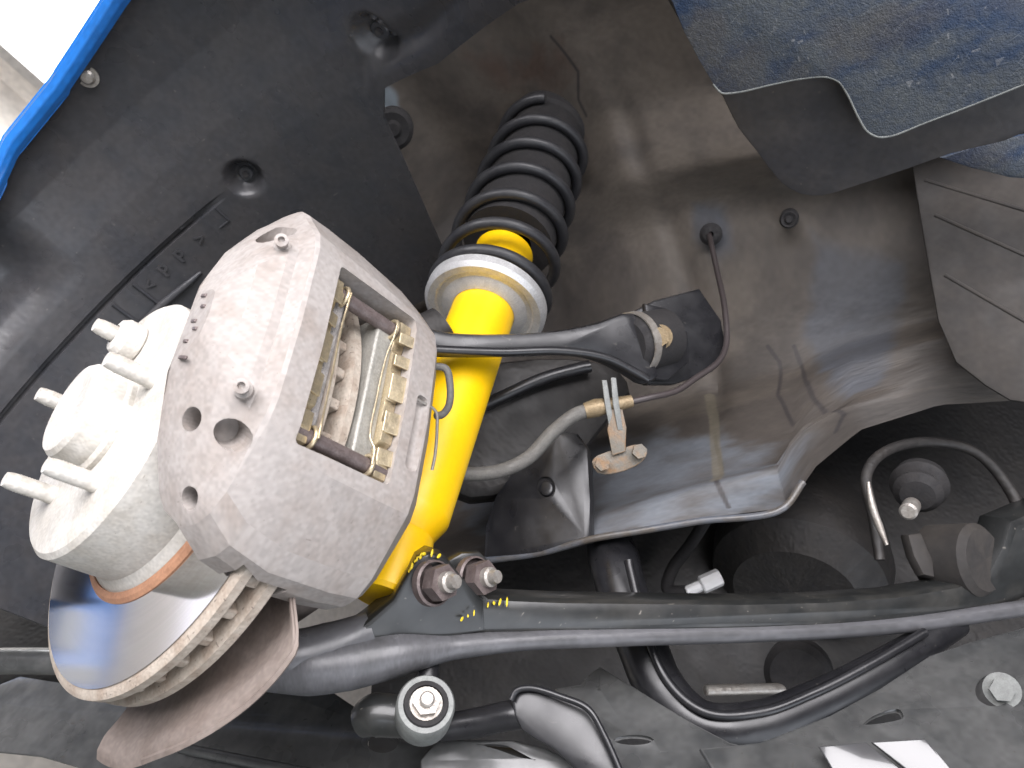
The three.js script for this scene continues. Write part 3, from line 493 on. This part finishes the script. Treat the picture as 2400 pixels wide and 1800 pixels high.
// ------------------------------------------------------------------ damper and spring
const SB = V(0.337, 0.135, -0.362), ST = V(0.3915, 0.80, -0.347), SD = ST.clone().sub(SB).normalize(), along = (y) => (y - SB.y) / SD.y;
{
  const dm = thing('damper', 'bright yellow damper tube with an aluminium spring perch', 'damper');
  const y0 = along(0.212), py = along(0.449);
  mesh('tube', lathe(SB, ST, [[y0, 0], [y0, 0.0195], [y0 + 0.004, 0.022], [y0 + 0.018, 0.0285], [y0 + 0.020, 0.0288], [along(0.53), 0.0288], [along(0.533), 0.026], [along(0.533), 0]], 56), M.yellow, dm);
  mesh('lower_mount', lathe(SB, ST, [[0.032, 0], [0.032, 0.021], [0.035, 0.0235], [y0 - 0.004, 0.0235], [y0 + 0.002, 0.0225], [y0 + 0.002, 0]], 40), M.yellow, dm);
  mesh('spring_perch', lathe(SB, ST, [[py - 0.004, 0.0292], [py - 0.003, 0.033], [py + 0.001, 0.040], [py + 0.001, 0.0445], [py - 0.0015, 0.0465], [py - 0.002, 0.053], [py + 0.002, 0.0568], [py + 0.010, 0.0568], [py + 0.012, 0.055], [py + 0.012, 0.0292], [py - 0.004, 0.0292]], 72), M.aluminium, dm);
  const bt = []; for (let i = 0; i <= 40; i++) { const t = i / 40; bt.push([mix(along(0.545), along(0.748), t), 0.0455 + 0.0009 * (i % 2) - 0.003 * t]); }
  mesh('dust_boot', lathe(SB, ST, [[along(0.545), 0.024], ...bt, [along(0.748), 0.01]], 48), M.rubber, dm);
  const sp = thing('coil_spring', 'black coil spring around the damper top', 'coil spring');
  const e1 = V(1, 0, 0).addScaledVector(SD, -SD.x).normalize(), e2 = SD.clone().cross(e1), pts = [], turns = 6.2, s0 = py + 0.018, s1 = along(0.742);
  for (let i = 0; i <= 260; i++) { const t = i / 260, a = t * turns * Math.PI * 2 + 2.4, h = s0 + (s1 - s0) * (0.02 * t + 0.98 * (t < 0.1 ? t * t * 5 : (t - 0.05) / 0.95)), R = 0.0535 - 0.004 * t; pts.push(SB.clone().addScaledVector(SD, h).addScaledVector(e1, Math.cos(a) * R).addScaledVector(e2, Math.sin(a) * R)); }
  mesh('coil', tube(pts, 0.0056, 620, 12), M.springBlack, sp);
  mesh('top_seat', lathe(SB, ST, [[along(0.744), 0.0], [along(0.744), 0.043], [along(0.748), 0.047], [along(0.775), 0.047], [along(0.775), 0]], 48), M.rubber, sp);
}

// ------------------------------------------------------------------ upper arm, its bush and bracket
{
  const ua = thing('upper_suspension_arm', 'black upper suspension arm crossing in front of the yellow damper', 'suspension arm');
  const pl = plane([440, 342, 0.565], [640, 342, 0.615], [560, 420, 0.585]);
  mesh('arm', plate(pl, [[395, 318], [425, 326], [447, 331], [500, 333], [556, 330], [598, 322], [634, 312], [646, 330], [655, 360], [660, 376], [648, 382], [630, 372], [606, 360], [575, 352], [540, 353], [500, 354], [447, 354], [420, 352], [395, 345]], 0.020, { bevel: 0.005, smooth: 3 }), M.blackPaint, ua);
  mesh('edge_flange', tube([[420, 349, 0.557], [500, 352, 0.577], [560, 351, 0.592], [606, 358, 0.603], [648, 379, 0.612]], 0.0035, 40, 8), M.blackPaint, ua);
  const b0 = at(628, 345, 0.625), b1 = at(668, 337, 0.655);
  mesh('bush', rodBetween(b0, b1, 0.026, 0.006, 32), M.rubber, ua);
  mesh('bush_sleeve', lathe(b0, b1, [[0.004, 0.0262], [0.004, 0.0275], [0.012, 0.0275], [0.012, 0.0262]], 32), M.steel, ua);
  const bb = at(660, 337, 0.618), bd = at(658, 338, 0.55);
  mesh('bolt_head', [hexNut(bb, bd.clone().sub(bb), 0.0085, 0.008), lathe(bb, bd, [[-0.001, 0], [-0.001, 0.0105], [0.0015, 0.0105], [0.0015, 0]], 24)], M.brass, ua, 'brass coloured bolt head');
  const bk = thing('arm_bracket', 'black pressed bracket holding the upper arm bush on the wheel well wall', 'bracket');
  const bp = plane([640, 320, 0.66], [720, 320, 0.69], [660, 390, 0.655]);
  mesh('plate', plate(bp, [[632, 312], [655, 300], [700, 288], [722, 320], [728, 352], [712, 372], [676, 384], [648, 384]], 0.012, { bevel: 0.003 }), M.blackPaint, bk);
  mesh('side_cheek', plate(plane([648, 300, 0.64], [690, 300, 0.66], [660, 380, 0.63]), [[645, 303], [668, 308], [688, 332], [690, 362], [668, 380], [652, 378]], 0.006, { bevel: 0.002 }), M.blackPaint, bk);
  // dark mass of the rear inner arm and bushing tunnel behind the damper
  const rear = thing('rear_arm_housing', 'near black arm housing between the damper and the rail', 'suspension arm');
  mesh('housing', plate(plane([470, 380, 0.70], [620, 380, 0.71], [500, 470, 0.68]), [[440, 372], [500, 360], [570, 356], [620, 368], [632, 392], [610, 420], [588, 448], [575, 470], [520, 490], [470, 500], [440, 480]], 0.05, { bevel: 0.010, smooth: 2 }), M.shaded, rear);
  mesh('rib', tube([[470, 412, 0.69], [500, 398, 0.69], [545, 378, 0.695], [590, 366, 0.70]], 0.006, 20, 8), M.blackPaint, rear);
}

// ------------------------------------------------------------------ brake hose, clip, pipe
{
  const h = thing('brake_hose', 'grey rubber brake hose with a brass end, running behind the yellow damper', 'brake hose');
  mesh('hose', tube([[430, 470, 0.60], [468, 474, 0.605], [500, 471, 0.61], [528, 458, 0.615], [553, 432, 0.617], [575, 415, 0.617], [592, 409, 0.617]], 0.0060, 60, 14), M.hose, h);
  mesh('end_ferrule', tube([[585, 411, 0.617], [596, 408, 0.617], [604, 406.5, 0.617]], [0.0068, 0.0078, 0.0070], 12, 14), M.brass, h);
  mesh('end_fitting', tube([[604, 406.5, 0.617], [618, 404, 0.617], [632, 401, 0.618]], [0.0062, 0.0062, 0.0052], 12, 12), M.brass, h);
  const p = thing('brake_pipe', 'thin dark brake pipe climbing the wheel well wall from the hose', 'brake pipe');
  mesh('pipe', tube([[630, 402, 0.618], [652, 397, 0.622], [676, 391, 0.632], [696, 378, 0.645], [718, 362, 0.66], [726, 345, 0.675], [725, 310, 0.70], [718, 275, 0.735], [711, 243, 0.765], [709, 233, 0.79]], 0.0028, 90, 10), M.pipe, p);
  mesh('grommet', lathe(at(711, 234, 0.79), at(706, 250, 0.55), [[0, 0], [0, 0.012], [0.004, 0.012], [0.008, 0.008], [0.009, 0.003]], 24), M.rubber, p);
  const c = thing('hose_clip', 'upright pale spring clip holding the brake hose end', 'clip');
  const pc = plane([605, 400, 0.609], [625, 400, 0.612], [610, 440, 0.606]);
  mesh('left_prong', plate(pc, [[602, 380], [607, 380], [611, 404], [614, 424], [609, 424], [605, 404]], 0.002, { bevel: 0.0006 }), M.joint, c);
  mesh('right_prong', plate(pc, [[610, 378], [615, 378], [618, 402], [622, 430], [617, 430], [612, 404]], 0.002, { bevel: 0.0006, lift: 0.003 }), M.joint, c);
  const b = thing('hose_bracket', 'rusty two bolt bracket carrying the brake hose on the rail', 'bracket');
  const pb = plane([600, 460, 0.606], [645, 450, 0.606], [610, 420, 0.612]);
  mesh('base_plate', plate(pb, [[592, 462], [598, 455], [622, 448], [640, 444], [647, 449], [646, 457], [636, 466], [612, 474], [598, 473]], 0.003, { bevel: 0.001, smooth: 2 }), M.bracket, b);
  mesh('upright', plate(pb, [[611, 410], [622, 410], [626, 428], [625, 452], [612, 456], [607, 430]], 0.0025, { bevel: 0.0008, lift: 0.004 }), M.bracket, b);
  for (const [x, y] of [[602, 464], [639, 452]]) { const q = at(x, y, 0.602), d = q.clone().add(pb.n); mesh('bolt', hexNut(q, pb.n, 0.0062, 0.006), M.bracket, b); }
}

// ------------------------------------------------------------------ shields at the front of the arch
{
  const s = thing('splash_shield', 'scraped blue splash shield with a pale stepped edge', 'splash shield');
  const pl = plane([670, 0, 0.49], [1000, 0, 0.44], [800, 130, 0.515]);
  const c = [[640, -70], [652, -30], [672, 2], [684, 32], [700, 62], [713, 84], [722, 93], [740, 92], [770, 85], [800, 79], [826, 77], [839, 82], [848, 95], [858, 116], [867, 131], [878, 137], [892, 136], [925, 123], [970, 106], [1030, 82], [1100, 52], [1140, -70]];
  mesh('panel', plate(pl, c, 0.0022, { bevel: 0.0006 }), M.scraped, s);
  const on = (x, y) => { const q = pl.on(x, y); return pl.o.clone().addScaledVector(pl.e1, q.x).addScaledVector(pl.e2, q.y).addScaledVector(pl.n, -0.0009); };
  mesh('rolled_edge', tube(c.slice(5, 21).map(([x, y]) => on(x, y)), 0.0010, 120, 8), M.joint, s, 'bare pale edge of the panel');
  const d = thing('lower_shield', 'dull black plastic shield behind the scraped blue one', 'splash shield');
  const p2 = plane([722, 95, 0.535], [1000, 140, 0.50], [810, 190, 0.565]);
  mesh('panel', plate(p2, [[650, -60], [690, 40], [722, 96], [738, 128], [757, 152], [780, 182], [800, 194], [822, 196], [850, 188], [905, 170], [950, 154], [1060, 118], [1120, -20], [900, -60]], 0.003, { bevel: 0.001, smooth: 2 }), M.plasticDark, d);
  const e = thing('engine_undercover', 'dusty grey plastic cover with pressed ribs beside the bare patch on the wall', 'cover');
  const p3 = plane([915, 172, 0.66], [1060, 200, 0.60], [955, 400, 0.60]);
  mesh('panel', plate(p3, [[912, 165], [924, 240], [938, 320], [956, 362], [985, 385], [1010, 400], [1080, 410], [1090, 140], [960, 140]], 0.004, { bevel: 0.0015 }), M.dusty, e);
  const rl = (a, b) => tube([a, b].map(([x, y]) => { const q = p3.on(x, y); return p3.o.clone().addScaledVector(p3.e1, q.x).addScaledVector(p3.e2, q.y).addScaledVector(p3.n, -0.0004); }), 0.0017, 8, 8);
  for (const [a, b] of [[[935, 215], [1040, 262]], [[945, 275], [1040, 330]], [[925, 180], [1040, 215]]]) mesh('rib', rl(a, b), M.dusty, e);
  const f = thing('bumper_bracket', 'dark blue painted bracket above the dusty cover', 'bracket');
  mesh('plate', plate(plane([950, 160, 0.575], [1050, 150, 0.55], [1000, 200, 0.58]), [[940, 158], [985, 142], [1060, 128], [1070, 182], [1010, 178], [970, 168]], 0.004, { bevel: 0.0015 }), M.scraped, f);
}

// ------------------------------------------------------------------ rubber plug in the body, and a dark cap in place of a small hole
for (const [x, y, d, r, label] of [[393, 129, 0.80, 0.022, 'black rubber plug in the tower beside the liner edge'], [789, 219, 0.735, 0.009, 'small dark cap standing in for a hole in the wheel well wall below the black shield']]) {
  const o = thing('body_plug', label, 'plug'), p = at(x, y, d), q = at(x - 8, y + 26, d - 0.2);
  mesh('cap', lathe(p, q, [[-0.03, 0], [-0.03, r], [0.004, r], [0.008, r * 0.8], [0.006, r * 0.45], [0.010, r * 0.3], [0.010, 0]], 32), M.rubber, o);
}

// ------------------------------------------------------------------ lower arm
{
  const la = thing('lower_suspension_arm', 'long black lower suspension arm with yellow paint dabs and two bolts', 'suspension arm');
  const pl = plane([395, 615, 0.475], [1000, 590, 0.60], [600, 690, 0.51]);
  mesh('web', plate(pl, [[340, 640], [365, 622], [392, 600], [408, 574], [418, 558], [430, 553], [446, 558], [462, 575], [490, 597], [512, 599], [560, 601], [640, 602], [740, 603], [830, 601], [900, 596], [960, 586], [990, 572], [1003, 548], [1012, 520], [1060, 500], [1070, 580], [1020, 603], [980, 614], [920, 622], [820, 630], [700, 634], [600, 636], [520, 639], [440, 641], [390, 643]], 0.034, { bevel: 0.007 }), M.armPaint, la);
  mesh('lower_flange', tube([[270, 668, 0.455], [310, 668, 0.458], [350, 663, 0.464], [400, 654, 0.472], [450, 647, 0.483], [520, 641, 0.497], [620, 637, 0.518], [760, 633, 0.548], [900, 625, 0.578], [1040, 606, 0.605]], [0.014, 0.0165, 0.0165, 0.014, 0.0085, 0.0065, 0.0065, 0.0065, 0.0065, 0.0065], 90, 16), M.armSheen, la);
  mesh('ball_joint_end', tube([[250, 655, 0.455], [290, 658, 0.458], [330, 648, 0.466], [372, 630, 0.474]], [0.012, 0.017, 0.016, 0.012], 30, 16), M.armSheen, la);
  const pad = plane([860, 610, 0.566], [940, 606, 0.583], [880, 625, 0.572]);
  for (const [x, y, d] of [[434, 583, 0.4675], [475, 578, 0.494]]) {
    const p = at(x, y, d), q = at(x + 34, y - 2, d - 0.022), n = q.clone().sub(p).normalize();
    const bolt = mesh('bolt', [lathe(p, q, [[-0.004, 0], [-0.004, 0.0145], [0.001, 0.0145], [0.002, 0.013]], 28), hexNut(p.clone().addScaledVector(n, 0.0015), n, 0.0115, 0.010)], M.pin, la, 'dirty flanged nut');
    mesh('thread', lathe(p, q, [[0.010, 0.0065], [0.016, 0.0065], [0.017, 0.0048], [0.022, 0.0042], [0.022, 0]], 20), M.steel, bolt);
  }
  mesh('clevis_plate', plate(plane([395, 620, 0.468], [470, 612, 0.484], [432, 555, 0.474]), [[345, 641], [368, 622], [393, 600], [408, 574], [418, 558], [430, 553], [446, 558], [462, 577], [484, 600], [486, 632], [440, 640], [390, 643]], 0.012, { bevel: 0.003 }), M.armPaint, la);
  const ear = plane([445, 570, 0.50], [500, 572, 0.515], [460, 600, 0.503]);
  mesh('clevis_ear', plate(ear, [[446, 562], [462, 553], [480, 552], [494, 566], [498, 585], [486, 600], [460, 598]], 0.010, { bevel: 0.002 }), M.armPaint, la);
  const dab = (list, d, r) => list.forEach(([x, y], i) => { const g = new THREE.SphereGeometry(1, 8, 6); g.scale(r * (0.5 + 1.1 * rnd()), r * (0.25 + 0.35 * rnd()), r * 0.3); g.rotateZ(0.6 + rnd() * 1.2); const p = at(x, y, d); g.translate(p.x, p.y, p.z); mesh('paint_dab', g, M.paintMark, la); });
  dab([[409, 571], [412, 566], [415, 561], [419, 557], [424, 554], [432, 553], [439, 556], [411, 568], [417, 559], [421, 556]], 0.4715, 0.0021);
  dab([[352, 637], [358, 632], [346, 641]], 0.4615, 0.0016);
  dab([[468, 616], [474, 613], [462, 619]], 0.4795, 0.0018);
  dab([[488, 605], [494, 603], [500, 602], [507, 602]], 0.4905, 0.0022);
  // pivot bushing at the inner end
  const b0 = at(985, 560, 0.60), b1 = at(930, 560, 0.64);
  mesh('inner_bush', rodBetween(b0, b1, 0.030, 0.005, 28), M.dusty, la);
}

// ------------------------------------------------------------------ anti roll bar link
{
  const l = thing('stabiliser_link', 'anti roll bar drop link with a round grey joint below the lower arm', 'drop link');
  const p = at(423, 716, 0.462), q = at(427, 700, 0.438), n = q.clone().sub(p).normalize();
  mesh('joint_housing', lathe(p, q, [[-0.006, 0], [-0.006, 0.0155], [0.0, 0.0178], [0.022, 0.0178], [0.0245, 0.0166], [0.0245, 0.0135], [0.023, 0.013], [0.023, 0]], 40), M.joint, l);
  mesh('rubber_ring', lathe(p, q, [[0.0225, 0], [0.0225, 0.0145], [0.0262, 0.0130], [0.0262, 0.0105], [0.0225, 0.0105]], 32), M.rubber, l);
  const nut = mesh('nut', [hexNut(p.clone().addScaledVector(n, 0.0235), n, 0.0085, 0.007), lathe(p, q, [[0.0232, 0], [0.0232, 0.0098], [0.0255, 0.0098], [0.0255, 0]], 24)], M.steel, l);
  mesh('thread', lathe(p, q, [[0.028, 0.0045], [0.034, 0.0045], [0.035, 0.0035], [0.035, 0]], 16), M.steel, nut);
  mesh('arm', tube([[360, 722, 0.472], [375, 715, 0.470], [395, 716, 0.470], [418, 720, 0.468]], [0.010, 0.0135, 0.013, 0.0115], 30, 14), M.armPaint, l);
  mesh('stem', tube([[428, 700, 0.468], [428, 670, 0.48], [428, 650, 0.49]], 0.0075, 12, 12), M.blackPaint, l);
}

// ------------------------------------------------------------------ subframe, members and dark engine side
{
  const sf = thing('subframe', 'large grey pressed steel subframe under the car with punched holes', 'subframe', null, 'structure');
  // left sheet running under the disc
  const p1 = plane([150, 720, 0.62], [520, 760, 0.52], [330, 690, 0.60]);
  mesh('left_sheet', plate(p1, [[-40, 700], [20, 676], [110, 690], [200, 668], [275, 652], [330, 690], [372, 718], [400, 742], [455, 742], [520, 748], [560, 790], [560, 830], [110, 830], [95, 772], [40, 756], [-40, 748]], 0.004, { bevel: 0.0015, holes: [oval(277, 690, 6, 5), oval(270, 716, 6, 2, 8, 0.1), oval(382, 742, 18, 13)] }), M.grey, sf);
  mesh('left_hem', tube([[180, 748, 0.583], [230, 758, 0.565], [300, 772, 0.54], [400, 790, 0.51]], 0.004, 30, 8), M.grey, sf);
  // cross sheet with bracket
  const p2 = plane([440, 740, 0.52], [640, 760, 0.50], [560, 690, 0.53]);
  mesh('centre_sheet', plate(p2, [[440, 738], [470, 740], [512, 740], [545, 748], [575, 763], [620, 800], [620, 840], [420, 840], [420, 760]], 0.004, { bevel: 0.0015, holes: [[[474, 744], [505, 743], [515, 747], [538, 761], [520, 760], [500, 753]]] }), M.grey, sf);
  const p3 = plane([570, 690, 0.55], [760, 760, 0.50], [620, 760, 0.50]);
  mesh('right_sheet', plate(p3, [[555, 688], [580, 684], [584, 678], [600, 666], [630, 684], [660, 703], [692, 722], [730, 742], [770, 752], [800, 800], [800, 850], [600, 850], [596, 760], [570, 716]], 0.004, { bevel: 0.0015, holes: [oval(634, 740, 22, 7), oval(599, 690, 4, 2), oval(664, 752, 6, 2)] }), M.grey, sf);
  const p4 = plane([880, 700, 0.52], [1040, 690, 0.54], [950, 760, 0.48]);
  mesh('far_sheet', plate(p4, [[700, 748], [760, 742], [830, 715], [880, 688], [930, 655], [975, 640], [1060, 618], [1090, 850], [760, 850]], 0.004, { bevel: 0.0015, holes: [[[860, 726], [872, 714], [900, 708], [906, 718], [890, 724]], oval(995, 690, 22, 18)] }), M.grey, sf);

  const br = thing('subframe_bracket', 'glossy dark folded bracket on the subframe beside the drop link', 'bracket');
  const p5 = plane([512, 700, 0.50], [610, 760, 0.475], [540, 760, 0.48]);
  mesh('folded_plate', plate(p5, [[511, 702], [515, 692], [530, 688], [560, 697], [588, 709], [604, 735], [622, 775], [605, 800], [578, 772], [552, 748], [522, 730]], 0.005, { bevel: 0.002, smooth: 2 }), M.blackPaint, br);
  mesh('folded_edge', tube([[511, 700, 0.497], [516, 691, 0.499], [530, 688, 0.498], [562, 697, 0.49], [588, 709, 0.483], [604, 735, 0.476], [622, 775, 0.465]], 0.0022, 60, 10), M.blackPaint, br);
  mesh('cross_bar', tube([[440, 728, 0.51], [480, 722, 0.51], [515, 715, 0.505], [540, 718, 0.50]], [0.009, 0.010, 0.010, 0.008], 30, 12), M.blackPaint, br);

  const cm = thing('curved_member', 'glossy black curved frame member sweeping under the lower arm', 'frame member');
  mesh('member', tube([[608, 538, 0.66], [614, 560, 0.635], [622, 590, 0.612], [640, 640, 0.585], [662, 690, 0.562], [700, 724, 0.545], [755, 724, 0.542], [815, 702, 0.552], [870, 674, 0.565], [915, 648, 0.58], [955, 622, 0.60]], [0.020, 0.022, 0.021, 0.020, 0.019, 0.0175, 0.016, 0.0145, 0.0135, 0.0125, 0.012], 120, 22), M.blackPaint, cm);
  mesh('flange', tube([[628, 560, 0.585], [645, 628, 0.565], [668, 682, 0.545], [705, 712, 0.53], [760, 712, 0.53], [815, 692, 0.54], [870, 664, 0.552], [925, 632, 0.57]], 0.0035, 90, 8), M.blackPaint, cm);

  const eng = thing('engine_bay_backing', 'near black backing in place of the shaded engine bay behind the suspension', 'car body', null, 'structure');
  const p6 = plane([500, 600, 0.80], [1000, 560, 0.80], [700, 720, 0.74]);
  mesh('backing', plate(p6, [[380, 520], [560, 480], [800, 380], [1200, 360], [1200, 900], [360, 900]], 0.01, { bevel: 0.001 }), M.shaded, eng);  // dark sheet in place of the shaded depth of the bay
  mesh('underbody', new THREE.BoxGeometry(1.6, 0.02, 1.6).translate(1.35, 0.62, -0.4), M.shaded, eng);  // unseen cap added to keep light out of the bay

  const bell = thing('gearbox_case', 'near black gearbox case seen between the arms', 'gearbox');
  mesh('case', lathe(at(800, 560, 0.78), at(790, 620, 0.72), [[-0.05, 0], [-0.05, 0.08], [0.0, 0.09], [0.03, 0.085], [0.05, 0.06], [0.05, 0]], 40), M.shaded, bell);
  mesh('boss', rodBetween(at(800, 668, 0.66), at(797, 676, 0.63), 0.028, 0.006, 28), M.rubber, bell);
  const rod = thing('steering_rod', 'thin bright steel rod behind the curved member', 'rod');
  mesh('bar', rodBetween(at(705, 690, 0.62), at(800, 688, 0.64), 0.0045), M.steel, rod);

  const dr = thing('inner_pivot_bracket', 'dark arched bracket around the inner pivot of the lower arm', 'bracket');
  mesh('arch', tube([[880, 560, 0.60], [872, 510, 0.615], [866, 478, 0.625], [880, 455, 0.64], [925, 442, 0.66], [975, 452, 0.66], [1010, 490, 0.65], [1030, 540, 0.63]], [0.004, 0.0045, 0.0045, 0.0045, 0.0045, 0.0045, 0.005, 0.005], 60, 14), M.shaded, dr);
  mesh('bright_edge', tube([[868, 482, 0.60], [872, 505, 0.595], [880, 528, 0.59], [887, 545, 0.585]], [0.0015, 0.003, 0.003, 0.0015], 20, 8), M.steel, dr);
  mesh('left_block', plate(plane([910, 540, 0.61], [945, 540, 0.615], [920, 580, 0.60]), [[908, 534], [922, 532], [934, 560], [936, 578], [924, 575], [914, 556]], 0.012, { bevel: 0.003 }), M.dusty, dr);
  const ball = thing('pivot_mount', 'dark rubber mount with a bright worn stud inside the arched bracket', 'mount');
  mesh('mount_body', lathe(at(920, 480, 0.66), at(915, 510, 0.62), [[0, 0], [0, 0.022], [0.01, 0.024], [0.015, 0.018], [0.022, 0.02], [0.028, 0.014], [0.03, 0]], 28), M.rubber, ball);
  mesh('stud', rodBetween(at(912, 505, 0.62), at(908, 512, 0.60), 0.007), M.steel, ball);

  const con = thing('plug_connector', 'small white plastic plug connector in the dark engine bay', 'connector');
  const c0 = at(686, 592, 0.70), c1 = at(722, 576, 0.70), cd = c1.clone().sub(c0).normalize();
  mesh('housing', [rodBetween(c0, c0.clone().addScaledVector(cd, 0.016), 0.0055, 0.001, 10), rodBetween(c0.clone().addScaledVector(cd, 0.0155), c0.clone().addScaledVector(cd, 0.036), 0.0085, 0.0015, 8)], M.whitePlastic, con);
  mesh('cable', tube([[686, 592, 0.70], [668, 590, 0.71], [672, 570, 0.72], [690, 545, 0.73], [706, 520, 0.74]], 0.006, 30, 10), M.rubber, con);

  const pan = thing('sump_guard', 'shiny dark guard panel at the edge of the subframe', 'guard panel');
  const g0 = at(870, 755, 0.455), gpl = plane(g0, g0.clone().add(V(0.0205, 0, 0.0978)), g0.clone().add(V(0, 0.1, 0)));
  const glossy = new THREE.MeshPhysicalMaterial({ color: new THREE.Color().setRGB(0.06, 0.06, 0.062), roughness: 0.2, clearcoat: 1, clearcoatRoughness: 0.06 });
  mesh('left_panel', plate(gpl, [[818, 746], [866, 742], [908, 775], [905, 800], [850, 800]], 0.004, { bevel: 0.001 }), glossy, pan);
  mesh('right_panel', plate(gpl, [[871, 742], [925, 738], [950, 768], [940, 790], [914, 776]], 0.004, { bevel: 0.001 }), glossy, pan);
  const bo = thing('subframe_bolt', 'brass and silver bolt head in a dark recess of the subframe', 'bolt');
  const q = at(1002, 690, 0.53), qd = at(1006, 692, 0.48); mesh('head', [hexNut(q, qd.clone().sub(q), 0.008, 0.008), lathe(q, qd, [[-0.004, 0], [-0.004, 0.012], [0.0, 0.012], [0.0, 0]], 24)], M.joint, bo);

  // rail and bars seen behind the disc
  const sill = thing('side_sill', 'dark sill and underbody rails seen past the disc', 'car body', null, 'structure');
  const ps = plane([0, 600, 0.95], [120, 600, 0.95], [30, 700, 0.85]);
  mesh('floor_pan', plate(ps, [[-120, 530], [60, 560], [170, 600], [320, 640], [320, 720], [60, 706], [-120, 690]], 0.02, { bevel: 0.002 }), M.shaded, sill);
  mesh('rail', [tube([[-40, 552, 0.86], [30, 575, 0.84], [90, 600, 0.82]], 0.010, 16, 10), tube([[-40, 580, 0.86], [30, 600, 0.84], [80, 612, 0.82]], 0.006, 16, 10)], M.grey, sill);
  mesh('lower_rail', tube([[-60, 662, 0.80], [40, 661, 0.79], [120, 664, 0.78]], 0.014, 16, 12), M.grey, sill);
}
scene.traverse((o) => { if (o.isMesh) o.castShadow = o.receiveShadow = true; });
renderer.render(scene, camera);
